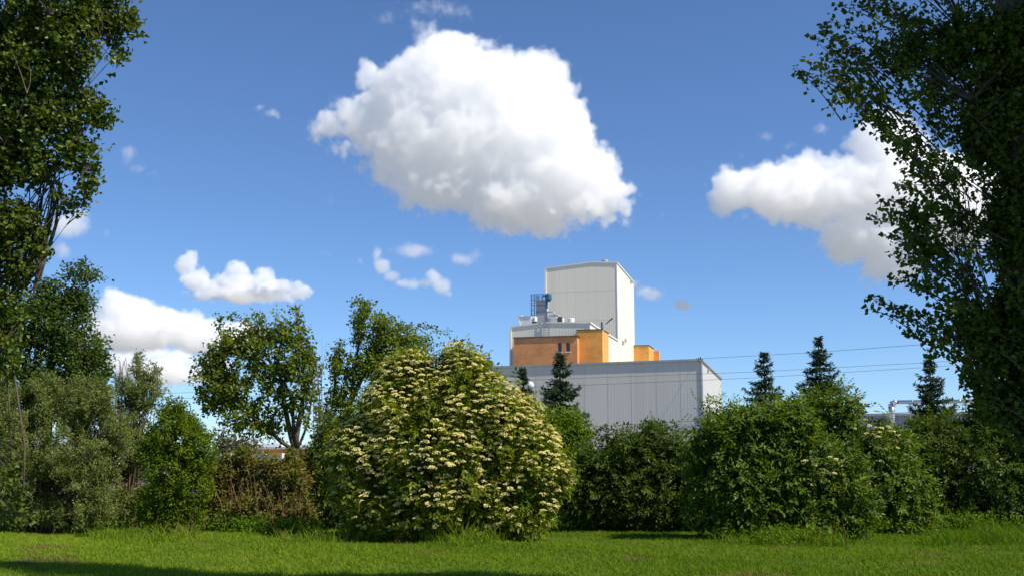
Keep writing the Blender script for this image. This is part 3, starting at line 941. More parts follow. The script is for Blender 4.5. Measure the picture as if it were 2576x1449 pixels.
vent('roof_vent', 'small grey drum vent on top of the tall tower roof', 1522, 657, 2.5, .48, 1.05, Pt.z-.18, GREY_SHEET, Pt)
vent('roof_vent', 'narrow dark vent pipe on the taller brick block', 1515.5, 831, .5, .22, .95, zt2+.12, m_plain('vent_grey', (.22, .23, .26), .5), pT)
an = thing('roof_antenna', 'small tilted antenna beside the taller brick block', 'antenna', flat(on_plane(1537, 838, Pw+E2*4, E2)+E1*.2, Pw.z-.1))
mb = MB(); ap = Vector(an.location)
mb.tube([ap-E1*.0, ap+Vector((0, 0, .9))], .05, 6); mb.build('mast', GREY_SHEET, an)
mb = MB(); mb.tube([ap+E1*.5+Vector((0, 0, .35)), ap-E1*.45+Vector((0, 0, 1.15))], [.05, .09], 6)
for i in range(4): 
    q = ap+E1*(.3-.2*i)+Vector((0, 0, .52+.17*i)); mb.beam(q-E2*.25, q+E2*.25, .04, .04)
mb.build('boom', BLACK, an)

# --- low lilac-grey shed on the right with the silver duct
Pa = at(1748, 1050.5, 95); A0 = flat(Pa)
shed = thing('low_shed', 'low lilac-grey shed with ribbed wall behind the right bushes', 'shed', A0)
zs = Pa.z
A1 = A0-E1*42
mb = MB()
ribbed(mb, A1, A0, lin(zs+.15, zs), out=-E2, pitch=.5, depth=.08)
ribbed(mb, A0, A0+E2*7, lin(zs, zs), out=E1, pitch=.5, depth=.08)
ribbed(mb, A1+E2*7, A1, lin(zs, zs+.15), out=-E1, pitch=.5, depth=.08)
ribbed(mb, A0+E2*7, A1+E2*7, lin(zs, zs), out=E2, pitch=.5, depth=.08)
mb.build('wall', LILAC_CLAD, shed)
mb = MB(); mb.poly([flat(A0, zs-.05), flat(A1, zs+.1), flat(A1+E2*7, zs-.05), flat(A0+E2*7, zs-.05)]); mb.build('roof', ROOFING, shed)
mb = MB(); mb.beam(flat(A0, zs+.04)-E2*.1+E1*.1, flat(A1, zs+.19)-E2*.1, .2, .18); mb.build('roof_edge', m_plain('shed_flashing', (.30, .31, .34), .45), shed)
duct = thing('silver_duct', 'silver elbowed exhaust duct running along the shed roof', 'duct', flat(at(2242, 1069, 86), 0))
pd = Pa-E2*.8
d0 = on_plane(2242, 1011, pd, E2); dr = .17
da = flat(d0, d0.z-.25)
pts = [flat(d0, 1.2), flat(d0, d0.z-.75), flat(d0, d0.z-.38)]
mb = MB(); mb.tube(pts, .26, 16); 
for z in np.arange(1.5, d0.z-.4, .55): mb.lathe(flat(d0, z), [(.26, -.02), (.285, 0), (.26, .02)], 16)
mb.build('riser', GALV, duct, smooth=True)
mb = MB()
arc = []
for i in range(9):
    a_ = math.pi*i/8*.5
    arc.append(flat(d0, d0.z-.38)+Vector((0, 0, .38*math.sin(a_)))-E1*(.42*(1-math.cos(a_))))
mb.tube(arc, [.27]*4+[.25, .23, .21, .19, .17], 16); mb.build('elbow', GALV, duct, smooth=True)
e_ = arc[-1]
mb = MB(); far_end = e_-E1*14
mb.tube([e_, e_-E1*7, far_end], .15, 14)
for i in range(1, 12): mb.tube([e_-E1*(i*1.2), e_-E1*(i*1.2+.06)], .175, 14)
mb.build('run', GALV, duct, smooth=True)
for i in range(3):
    q = e_-E1*(1.0+i*4.2)
    mb = MB(); mb.beam(flat(q, zs-1.5), flat(q, e_.z-.12), .07, .07, up=E2); mb.beam(flat(q, e_.z-.2)-E1*.15, flat(q, e_.z-.2)+E1*.15, .06, .05); mb.build('support', GREY_SHEET, duct)

# --- far left: low pale wall and orange-banded building
wall = MB()
w0 = at(500, 1141, 74); w1 = at(712, 1143, 70)
wz = w0.z
d_ = (flat(w1)-flat(w0)).normalized(); nrm = Vector((d_.y, -d_.x, 0))
lw = (flat(w1)-flat(w0)).length
fw_ = thing('concrete_fence', 'low pale concrete panel wall seen under the maple', 'wall', flat(w0))
n_ = 5
for i in range(n_):
    wall.slab(flat(w0)+d_*(lw*i/n_+.06), d_*(lw/n_-.12), nrm*.10, (0, 0, wz-.12+.05*(i % 2)))
wall.build('panel', PLASTER, fw_)
for i in range(n_+1):
    m = MB(); m.slab(flat(w0)+d_*(lw*i/n_-.09)-nrm*.05, d_*.18, nrm*.24, (0, 0, wz+.02)); m.build('post', PLASTER, fw_)
os_ = thing('orange_building', 'low building with orange band and white roof edge, far behind the maple', 'building', flat(at(700, 1150, 110)))
o0 = at(590, 1139, 112); o1 = at(830, 1141, 108)
d_ = (flat(o1)-flat(o0)).normalized(); nrm = Vector((d_.y, -d_.x, 0)); lw = (flat(o1)-flat(o0)).length
def zat(py, Y=110): return at(700, py, Y).z
mb = MB(); mb.slab(flat(o0), d_*lw, -nrm*8, (0, 0, zat(1142))); mb.build('wall', PLASTER, os_)
mb = MB(); mb.slab(flat(o0, zat(1142))-d_*.3+nrm*.3, d_*(lw+.6), -nrm*8.6, (0, 0, zat(1129)-zat(1142))); mb.build('fascia', ORANGE, os_)
mb = MB(); mb.slab(flat(o0, zat(1129))-d_*.4+nrm*.4, d_*(lw+.8), -nrm*8.8, (0, 0, .22)); mb.slab(flat(o0, zat(1129)+.22)+d_*1.5-nrm*1.0, d_*3.2, -nrm*3, (0, 0, .35)); mb.build('roof', WHITE_PAINT, os_)
m = MB(); px0 = flat(at(712, 1150, 107)); m.slab(px0, d_*4.4, nrm*2, (0, 0, zat(1138, 107))); m.build('annex', ORANGE, os_)
for i in range(5):
    m = MB(); m.slab(flat(o0+d_*(.9+i*1.7), .9)+nrm*.02, d_*1.2, nrm*.04, (0, 0, 1.0)); m.build('window', GLASS, os_)

# --- lamp post and gate post
lp0 = at(1333.5, 968, 70)
lpst = thing('street_lamp', 'globe lamp on a thin post between the two spruces by the grey hall', 'street lamp', flat(lp0))
mb = MB(); mb.tube([flat(lp0+Vector((.25, 0, 0)), 0), flat(lp0, lp0.z-.55)], [.07, .045], 8); mb.build('post', m_plain('brown_post', (.22, .16, .13), .6), lpst)
mb = MB(); mb.lathe(flat(lp0, lp0.z-.58), [(.05, 0), (.12, .06), (.24, .14), (.24, .22), (.10, .30)], 12); mb.build('collar', BLACK, lpst)
mb = MB(); mb.lathe(flat(lp0, lp0.z), [(.05, -.27), (.17, -.23), (.24, -.1), (.26, .02), (.20, .16), (.1, .22), (.02, .24)], 16); mb.build('lamp_globe', OPAL, lpst, smooth=True)
gp = at(1463, 1108, 40)
gpt = thing('gate_post', 'pale square post showing between the young tree and the dark hedge', 'post', flat(gp))
mb = MB(); mb.slab(flat(gp)-RT*.11, RT*.22, Vector((0, .22, 0)), (0, 0, gp.z)); mb.build('shaft', m_plain('post_paint', (.55, .57, .66), .6), gpt)
mb = MB(); mb.slab(flat(gp, gp.z)-RT*.14-Vector((0, .03, 0)), RT*.28, Vector((0, .28, 0)), (0, 0, .05)); mb.build('cap', WHITE_PAINT, gpt)

# --- overhead cables
def cable(label, pts, Y, r=.010):
    P = [at(x, y, Y(x) if callable(Y) else Y) for x, y in pts]
    m = MB(); out = []
    for i in range(len(P)-1):
        for j in range(6): out.append(P[i].lerp(P[i+1], j/6)-Vector((0, 0, .0)))
    out.append(P[-1]); m.tube(out, r, 5)
    tag(m.build('power_cable', WIRE), label, 'cable', 'overhead cables')
cable('topmost overhead cable, running right from the corner of the grey hall', [(1757, 902), (2050, 886), (2323, 866), (2760, 832)], lambda x: 105-(x-1757)*.045, .015)
cable('upper of the pair of cables crossing the grey hall wall', [(-400, 1012), (300, 992), (880, 975), (1230, 959), (1897, 935), (2323, 912), (2760, 884)], 62)
cable('lower of the pair of cables crossing the grey hall wall', [(-400, 1026), (300, 1006), (880, 990), (1356, 973), (1897, 950), (2323, 924), (2760, 894)], 62)
cable('upper low cable across the foot of the grey hall', [(1200, 1083), (1474, 1073), (1771, 1057), (2220, 1040), (2560, 1022)], 58, .014)
cable('lower low cable across the foot of the grey hall', [(1200, 1094), (1482, 1084), (1771, 1070), (2220, 1052), (2560, 1038)], 58, .012)
cable('lowest faint cable just above the dark hedge', [(1200, 1118), (1470, 1106), (1771, 1094), (2220, 1078)], 58, .010)

#@@PLANTS
# ------------------------------------------------------------------ trees and shrubs
def lobes(Y, *spec):
    return [lobe(s[0], s[1], s[2], s[3], Y, *(s[4:])) for s in spec]
def foot(px, Y): p = at(px, 1165, Y); return (p.x, p.y)

# flowering elder
EL = lobes(24.6, (1025, 950, 72, 52), (1032, 912, 48, 24), (1165, 940, 60, 50), (1152, 893, 32, 26), (1190, 925, 30, 26), (1105, 975, 70, 45), (1015, 1040, 105, 90), (1180, 1040, 130, 95),
           (930, 1145, 95, 90), (1090, 1140, 165, 110), (1260, 1080, 95, 90), (1320, 1150, 85, 90), (1385, 1195, 45, 55), (950, 1250, 100, 95),
           (1120, 1260, 150, 100), (1280, 1260, 105, 85), (1060, 1330, 110, 45), (1240, 1315, 85, 45), (1315, 1040, 45, 40), (1170, 1350, 60, 18))
eld, eP, eU = plant('elder_bush', 'big rounded elder bush covered with cream flower heads', 'bush', foot(1110, 24.9), EL, L_ELDER, .095, .050, 6, 32, .13, 11,
                    pinnate=True, shoots=6, twig=.06, r0=.045, inner=.45, gap=-.8, gapf=3.0, droop=.3)
def umbel(rs, n=64, R=.082):
    a = rs.uniform(0, 6.283, n); r = R*np.sqrt(rs.uniform(0, 1, n))*(1+.2*np.sin(a*3+rs.uniform(0, 6)))
    P = np.stack([r*np.cos(a), r*np.sin(a), .028*(1-(r/R)**2)+rs.normal(0, .005, n)], 1)
    ax = unit(np.stack([np.cos(a+1), np.sin(a+1), rs.normal(0, .3, n)], 1))
    nr = unit(np.array([0, 0, 1])+rs.normal(size=(n, 3))*.35)
    s = rs.uniform(.022, .036, n)
    return leaf_verts(P-ax*s[:, None]*.5, ax, nr, s, s*.95), np.clip(rs.normal(.6, .25, n), 0, 1)
def flower_heads(root, P, U, seed, parts, Rr=(.6, 1.4)):
    rs = np.random.RandomState(seed)
    meshes = []
    for i in range(5):
        V, T = umbel(rs); meshes.append(leaf_mesh('flower_head', V, T))
        meshes[-1].materials.append(FLOWER)
    order = np.argsort(P[:, 1]); near = set(order[:parts].tolist())
    Vs, Ts = [], []
    base = np.array(root.location)
    for i in range(len(P)):
        n = unit(np.array([0, 0, 1.0])+U[i]*.38+rs.normal(size=3)*.12)
        q = Vector((0, 0, 1)).rotation_difference(Vector(n))
        sc = rs.uniform(*Rr); rot = rs.uniform(0, 6.28)
        M = Matrix.Translation(Vector(P[i])) @ q.to_matrix().to_4x4() @ Matrix.Rotation(rot, 4, 'Z') @ Matrix.Scale(sc, 4)
        if i in near:
            o = bpy.data.objects.new('flower_head', meshes[i % 5]); C.objects.link(o)
            o.parent = root; o.matrix_local = Matrix.Translation(-Vector(base)) @ M
        else:
            V, T = umbel(rs); R = np.array(M)
            V = V.reshape(-1, 3)@R[:3, :3].T+R[:3, 3]
            Vs.append(V.reshape(-1, 4, 3)); Ts.append(T)
    if Vs:
        o = link('blossom', leaf_mesh('blossom', np.concatenate(Vs), np.concatenate(Ts)), FLOWER, root)
        o['kind'] = 'stuff'
def seen_at(p):
    v = Vector(p)-EYEV
    return 1288+F*v.dot(RT)/v.dot(FW), 724.5-F*v.dot(UP)/v.dot(FW)
def in_patch(p, x0, x1, y0, y1):
    x, y = seen_at(p)
    return x0 < x < x1 and y0 < y < y1
def pick_heads(seed, lob, n, cond):
    rs = np.random.RandomState(seed)
    out_p, out_u = [], []
    tries = 0
    while len(out_p) < n and tries < 200000:
        tries += 1
        c, r, w = lob[rs.randint(len(lob))]
        if rs.uniform() > (r[0]*r[2])/max(l[1][0]*l[1][2] for l in lob): continue
        u = unit(rs.normal(size=3))
        p = c+u*(r*rs.uniform(1.02, 1.10)+.05)
        if any(np.linalg.norm((p-c2)/r2) < .97 for c2, r2, w2 in lob): continue
        if wob(p[None], 2.6, np.random.RandomState(3))[0] < -.85: continue
        if p[2] < .25 or not cond(p, unit(u/r), rs): continue
        if out_p and np.min(np.linalg.norm(np.array(out_p)-p, axis=1)) < .11: continue
        out_p.append(p); out_u.append(unit(u/r))
    return np.array(out_p), np.array(out_u)
hp, hu = pick_heads(5, EL, 1600, lambda p, u, rs: rs.uniform() < (.12+.88*np.clip(.5+.9*u[2]+.22*u[0]+.2*(p[2]-1.8), 0, 1)))
flower_heads(eld, hp, hu, 6, 95, (.5, 1.25))

# right-hand elders
RF = lobes(24.6, (1860, 1100, 85, 55), (1800, 1130, 55, 55), (1960, 1090, 80, 55), (1850, 1200, 105, 90), (1980, 1190, 110, 95), (2080, 1180, 85, 75),
           (1800, 1270, 60, 80), (1920, 1290, 120, 75), (2050, 1290, 100, 75), (1990, 1060, 55, 35), (2130, 1270, 60, 70), (1880, 1060, 40, 25))
rf, rfP, rfU = plant('elder_bush', 'broad dark elder bush right of the flowering one, with few flower heads', 'bush', foot(1930, 24.9), RF, L_ELDER2, .105, .056, 5, 34, .13, 21,
                     pinnate=True, shoots=8, twig=.06, r0=.045, gap=-.8, gapf=2.8, droop=.3)
hp, hu = pick_heads(7, RF, 15, lambda p, u, rs: u[1] < -.1 and (in_patch(p, 2010, 2110, 1150, 1235) or (rs.uniform() < .03 and u[2] > .1)))
flower_heads(rf, hp, hu, 8, 14, (.55, .95))
RR = lobes(27.2, (2110, 1030, 60, 45), (2060, 1055, 70, 50), (2172, 1080, 56, 52), (2228, 1135, 48, 52), (2150, 1140, 110, 80), (2260, 1185, 55, 75),
           (2200, 1240, 105, 85), (2290, 1250, 45, 65), (2020, 1050, 40, 35), (2230, 1290, 90, 40))
rr_, rrP, rrU = plant('elder_bush', 'elder bush behind, with cream flower heads down its right shoulder', 'bush', foot(2150, 27.6), RR, L_ELDER2, .105, .056, 5, 32, .13, 22,
                      pinnate=True, shoots=8, twig=.06, r0=.045, gap=-.8, gapf=2.8, droop=.3)
hp, hu = pick_heads(9, RR, 34, lambda p, u, rs: u[1] < .1 and u[2] > -.3 and (in_patch(p, 2170, 2300, 1030, 1180) or (in_patch(p, 2050, 2180, 990, 1090) and rs.uniform() < .3)))
flower_heads(rr_, hp, hu, 10, 26, (.55, .95))
plant('elder_shoots', 'young pale elder shoots standing above the bushes before the hall corner', 'shrub', foot(1820, 28), 
      lobes(28, (1780, 1020, 22, 20), (1840, 1030, 34, 20), (1880, 1040, 20, 20), (1800, 1060, 50, 30), (1950, 1030, 30, 35)), L_BRIGHT, .11, .034, 4, 20, .2, 23, pinnate=True, twig=.5, r0=.03, gap=-.3)

# dark hedge between
plant('hedge_bush', 'dark green bush between the flowering elder and the broad elder', 'bush', foot(1600, 28),
      lobes(28, (1500, 1180, 60, 50), (1580, 1140, 60, 50), (1655, 1115, 55, 48), (1720, 1130, 50, 50), (1460, 1220, 60, 70), (1560, 1230, 100, 80),
            (1680, 1220, 100, 90), (1620, 1285, 120, 40), (1760, 1175, 50, 60), (1480, 1280, 60, 40), (1740, 1270, 70, 50)),
      L_HEDGE, .10, .048, 6, 34, .14, 24, pinnate=True, shoots=7, twig=.03, gap=-1.0, gapf=2.6, r0=.025, bark=BARK_RED)
plant('hedge_bush', 'dark dense bush at the right edge under the poplar', 'bush', foot(2430, 30),
      lobes(30, (2335, 1108, 55, 42), (2420, 1088, 66, 45), (2500, 1065, 60, 50), (2330, 1170, 90, 90), (2450, 1170, 110, 100), (2560, 1150, 70, 100),
            (2400, 1270, 120, 55), (2540, 1270, 90, 55), (2640, 1150, 80, 110), (2640, 1270, 90, 60)),
      L_HEDGE, .11, .046, 7, 28, .15, 25, pinnate=True, shoots=16, twig=.03, gap=-.8, gapf=2.6, r0=.025)

# left shrubs
plant('silver_shrub', 'large silver-green shrub at the left edge under the poplar', 'shrub', foot(110, 28),
      lobes(28, (30, 1060, 80, 75), (115, 1015, 45, 60), (120, 1120, 130, 110), (60, 1210, 120, 90), (180, 1230, 110, 80), (220, 1010, 55, 60),
            (250, 1090, 80, 90), (0, 1150, 80, 90), (30, 1000, 40, 20), (-60, 1100, 90, 120), (-40, 1230, 100, 70), (170, 1285, 120, 30), (60, 1290, 100, 30)),
      L_SILVER, .080, .026, 40, 42, .105, 31, shoots=24, twig=.02, gap=-.75, gapf=3, along=1.9, r0=.02, up=.6, rnd=.5, bark=BARK_RED)
plant('silver_shrub', 'slimmer silver-green shrub with thin bare-stemmed tops against the cloud', 'shrub', foot(330, 29),
      lobes(29, (350, 925, 18, 22, .8), (390, 950, 24, 18, .7), (330, 975, 40, 35), (310, 1050, 60, 60), (370, 1000, 35, 38), (290, 1150, 65, 90),
            (340, 1200, 50, 80), (300, 945, 20, 25, .7), (330, 1280, 70, 30)),
      L_SILVER, .085, .027, 38, 40, .11, 32, shoots=12, twig=.05, gap=-.7, gapf=3.2, along=1.9, r0=.018, up=.6, rnd=.5, bark=BARK_RED)
plant('privet_bush', 'upright yellow-green bush beside the silver shrubs', 'bush', foot(445, 26),
      lobes(26, (440, 1065, 45, 45), (450, 1105, 75, 60), (430, 1185, 75, 80), (475, 1240, 55, 65), (400, 1270, 60, 55), (500, 1135, 38, 60),
            (435, 1030, 26, 22), (400, 1130, 50, 50), (440, 1300, 70, 30)),
      L_PRIVET, .068, .038, 26, 50, .13, 33, shoots=14, twig=.03, gap=-1.0, r0=.02, up=.7)
br, brP, brU = plant('bramble_thicket', 'low brownish bramble thicket with dry stems in front of the maple', 'shrub', foot(640, 27),
      lobes(27, (560, 1195, 60, 42), (640, 1190, 80, 40), (720, 1205, 50, 50), (560, 1270, 70, 60), (650, 1280, 80, 55), (730, 1295, 60, 40)),
      L_BRAMBLE, .085, .048, 26, 60, .13, 34, shoots=20, twig=.04, gap=-1.0, r0=.012, bark=BARK_RED)
rs = np.random.RandomState(77)
mb = MB()
for i in range(150):
    p = at(rs.uniform(520, 770), 1165, rs.uniform(26.3, 27.6)); h = rs.uniform(.7, 1.45)
    q = Vector((p.x+rs.normal()*.35, p.y+rs.normal()*.3, h))
    mb.tube([(p.x, p.y, 0), ((p.x+q.x)/2+rs.normal()*.05, (p.y+q.y)/2, h*.55), q, q+Vector((rs.normal()*.12, 0, -.08+rs.normal()*.08))], [.006, .005, .004, .002], 3, cap=False)
mb.build('dry_stem', m_plain('dry_stem', (.21, .12, .06), .9, var=.3), br)['kind'] = 'stuff'
plant('understorey_bush', 'shaded dark bush left of the flowering elder', 'bush', foot(830, 28),
      lobes(28, (820, 1170, 65, 70), (800, 1260, 75, 70), (870, 1240, 60, 90), (850, 1100, 55, 50), (770, 1290, 60, 40), (905, 1120, 50, 60), (920, 1210, 50, 70)),
      L_HEDGE, .085, .045, 20, 45, .16, 35, twig=.03, gap=-1.1, r0=.025)

# trees behind
def tr(Y, *pts): return [at(x, y, Y) if y < 1290 else Vector((at(x, 1165, Y).x, Y, 0)) for x, y in pts]
plant('maple_tree', 'airy maple with several bare forking stems, above the brambles', 'tree', foot(740, 35),
      lobes(35, (585, 865, 40, 34), (660, 860, 55, 34), (735, 850, 36, 40),
            (700, 890, 85, 65), (590, 910, 75, 55), (530, 930, 42, 34), (620, 985, 95, 65), (550, 1010, 50, 38), (750, 950, 45, 85), (650, 1065, 65, 28, .7), (555, 975, 60, 40),
            (700, 1010, 60, 40, .8), (590, 1060, 50, 24, .7), (700, 1070, 40, 26, .5), (775, 1050, 26, 36, .5), (785, 960, 16, 50, .7), (720, 960, 60, 40, .7)),
      L_MAPLE, .12, .09, 9, 21, .15, 41, stem_name='trunk', crown_name='crown', twig=.3, r0=.035, gap=-.6, gapf=4.6,
      tips_px=(35, [(549, 796), (562, 822), (640, 786), (655, 815), (697, 782), (710, 812), (742, 772), (755, 800), (775, 830), (792, 870), (798, 920), (600, 830), (575, 850), (525, 868), (505, 900), (486, 914), (520, 940), (512, 975), (540, 1010), (560, 1045), (620, 812), (680, 830), (600, 1060), (650, 1075)], 2, 1.0),
      trunk=[(tr(35, (738, 1295), (740, 1200), (742, 1130)), .17, .13), (tr(35, (742, 1130), (720, 1040), (700, 920), (690, 830)), .10, .03),
             (tr(35, (742, 1130), (760, 1020), (762, 900), (745, 800)), .09, .025), (tr(35, (740, 1135), (690, 1095), (650, 1065), (590, 990), (560, 900)), .07, .02),
             (tr(35, (742, 1120), (735, 1000), (660, 880), (645, 815)), .07, .02), (tr(35.5, (745, 1140), (775, 1060), (790, 960)), .05, .02)])
plant('leaning_tree', 'wind-bent tree with feathery crown leaning right behind the flowering elder', 'tree', foot(835, 37),
      lobes(37, (960, 930, 60, 26, .8), (895, 935, 40, 22, .8), (870, 985, 45, 28, .9), (840, 1040, 48, 42), (900, 1040, 50, 40), (820, 1100, 45, 45), (1000, 905, 40, 20, .7)),
      L_MAPLE, .115, .08, 11, 24, .15, 42, stem_name='trunk', crown_name='crown', twig=.3, gap=-.6, gapf=4.6, r0=.03, along=1.3,
      tips_px=(37, [(905, 758), (924, 768), (893, 796), (950, 796), (915, 815), (965, 806), (1000, 806), (1040, 828), (1068, 850), (1086, 874), (1058, 884), (858, 868), (836, 892), (846, 930), (880, 900), (940, 845), (985, 845), (1022, 868), (930, 888), (990, 888), (900, 850), (1040, 890)], 5, 1.3),
      trunk=[(tr(37, (830, 1295), (845, 1150), (880, 1020), (930, 900), (960, 830)), .15, .03), (tr(37, (880, 1020), (900, 880), (915, 790)), .06, .02), (tr(37, (845, 1150), (830, 1050), (850, 920)), .07, .02)])
mb_t = thing('bare_sapling', 'bare dead twigs sticking up right of the maple', 'sapling', (*foot(806, 34), 0))
rs = np.random.RandomState(5); mb = MB()
for i in range(12):
    a = Vector((*foot(800+rs.uniform(-6, 14), 34), 0)); b = at(800+rs.uniform(-20, 32), rs.uniform(850, 985), 34+rs.uniform(-.3, .3))
    limb(mb, rs, a, b, .016, .003, .05, 6, 4)
mb.build('stem', BARK_RED, mb_t)
plant('broadleaf_tree', 'dark leafy tree behind the left poplar and silver shrubs', 'tree', foot(120, 31),
      lobes(31, (205, 695, 38, 28, 1.2), (155, 735, 55, 40), (205, 765, 35, 28), (130, 820, 85, 75), (200, 870, 65, 65), (235, 930, 42, 60), (150, 950, 110, 70), (60, 930, 80, 90),
            (60, 820, 60, 70), (20, 1030, 90, 80), (190, 1010, 80, 60), (100, 760, 40, 40)),
      L_BROAD, .095, .07, 16, 32, .2, 43, stem_name='trunk', crown_name='crown', twig=.12, gap=-.8, gapf=3, r0=.05,
      trunk=[([Vector((*foot(115, 31), 0)), at(118, 1100, 31), at(125, 950, 31), at(140, 800, 31), at(190, 710, 31)], .2, .03), ([at(118, 1050, 31), at(180, 930, 31)], .08, .03), ([at(118, 1050, 31), at(50, 900, 31)], .08, .03)])
plant('young_tree', 'small bright green tree in front of the larger spruce', 'tree', foot(1415, 33),
      lobes(33, (1375, 1062, 28, 36), (1420, 1085, 40, 48), (1450, 1062, 28, 28), (1470, 1095, 20, 25), (1395, 1130, 48, 45), (1440, 1150, 40, 40), (1380, 1180, 50, 40), (1420, 1220, 50, 50)),
      L_BRIGHT, .10, .06, 16, 32, .2, 44, stem_name='trunk', crown_name='crown', twig=.2, gap=-.6,
      trunk=[([Vector((*foot(1415, 33), 0)), at(1418, 1180, 33), at(1420, 1090, 33)], .06, .02)])
plant('distant_tree', 'hazy olive tree far off behind the pale wall', 'tree', foot(590, 95),
      lobes(95, (585, 1105, 45, 26), (560, 1120, 30, 24), (625, 1115, 35, 20), (600, 1140, 50, 20)), m_leaf('olive_leaf', (.09, .10, .05), (.15, .15, .075), .2, gain=1), .3, .22, 12, 2.6, .6, 45,
      stem_name='trunk', crown_name='crown', twig=.2, trunk=[([Vector((*foot(590, 95), 0)), at(590, 1140, 95), at(590, 1110, 95)], .2, .08)])

def spruce(label, px, top, halfw, bottom, Y, seed):
    """apex at (px,top); half width halfw at height bottom"""
    rs = np.random.RandomState(seed)
    k = Y/F
    a = at(px, top, Y); base = Vector((a.x, a.y, 0))
    root = thing('spruce_tree', label, 'tree', base, 'dark spruces')
    H = a.z; slope = halfw/(bottom-top)
    mb = MB(); mb.tube([base, base+Vector((0, 0, H*.5)), base+Vector((0, 0, H*.93)), a+Vector((0, 0, .06))], [.13, .07, .02, .006], 7)
    Pn, An, Nn, Ln, Tn = [], [], [], [], []
    z = H-.06
    while z > .35:
        dep = H-z
        reach = (dep*slope+.07)*rs.uniform(.8, 1.15)
        nb = 5 if dep < .6 else 8
        ph = rs.uniform(0, 6.28)
        for b in range(nb):
            az = ph+6.283*b/nb+rs.normal()*.25
            ln = reach*rs.uniform(.5, 1.3)
            d = np.array([math.cos(az), math.sin(az), 0])
            p0 = np.array([base.x, base.y, z+rs.normal()*.05])
            tilt = .45 if dep < .9 else rs.uniform(-.25, .12)
            m = max(4, int(ln/.055))
            t = np.linspace(.08, 1, m)
            sag = -.18*ln*np.sin(t*math.pi*.8)+.14*ln*t**3
            line = p0+d*(ln*t)[:, None]+np.array([0, 0, 1])*(tilt*ln*t+sag)[:, None]
            mb.tube([p0, line[m//2], line[-1]], [.012, .007, .003], 3, cap=False)
            sdv = np.array([-d[1], d[0], 0])
            for s in (-1, 1, 0, 1, -1):
                wd = (1-t*.75)*ln*.34 if s else np.zeros(m)
                f = rs.uniform(.1, 1.0, m) if s else np.zeros(m)
                q = line+sdv*(s*wd*f)[:, None]+d*(wd*f*.5)[:, None]+np.array([0, 0, -1])*(wd*f*.22)[:, None]+rs.normal(size=(m, 3))*.022
                for rep in range(2):
                    ax = unit(d*.7+sdv*s*.7+rs.normal(size=(m, 3))*.45+np.array([0, 0, .05]))
                    Pn.append(q); An.append(ax); Nn.append(unit(np.array([0, 0, 1])+rs.normal(size=(m, 3))*.6))
                    Ln.append(rs.uniform(.09, .19, m)); Tn.append(np.clip(.35+.45*t+rs.normal(0, .2, m), 0, 1))
        z -= rs.uniform(.15, .27)+.02*dep
    # leader
    m = 30; t = rs.uniform(0, 1, m)
    Pn.append(np.array([a.x, a.y, a.z])-np.array([0, 0, .45])*t[:, None]); An.append(unit(rs.normal(size=(m, 3))*.4+np.array([0, 0, 1.])))
    Nn.append(unit(rs.normal(size=(m, 3)))); Ln.append(rs.uniform(.08, .14, m)); Tn.append(rs.uniform(.3, .8, m))
    P, A, N_, L_, T = map(np.concatenate, (Pn, An, Nn, Ln, Tn))
    mb.build('trunk', BARK, root, smooth=True)
    link('crown', leaf_mesh('crown', leaf_verts(P, A, N_, L_, L_*.30), T), L_SPRUCE, root)
spruce('largest spruce, in front of the grey hall wall behind the young tree', 1409, 892, 68, 1060, 45, 51)
spruce('slender small spruce beside the globe lamp before the grey hall', 1316, 928, 22, 1010, 52, 52)
spruce('spruce behind the broad elder bush, nearer the grey hall corner than its taller neighbour', 1921, 890, 58, 1045, 44, 53)
spruce('tallest-topped spruce rising behind the right elder bushes', 2059, 853, 62, 1030, 44, 54)
spruce('lone spruce beside the silver duct', 2337, 897, 46, 1045, 46, 55)

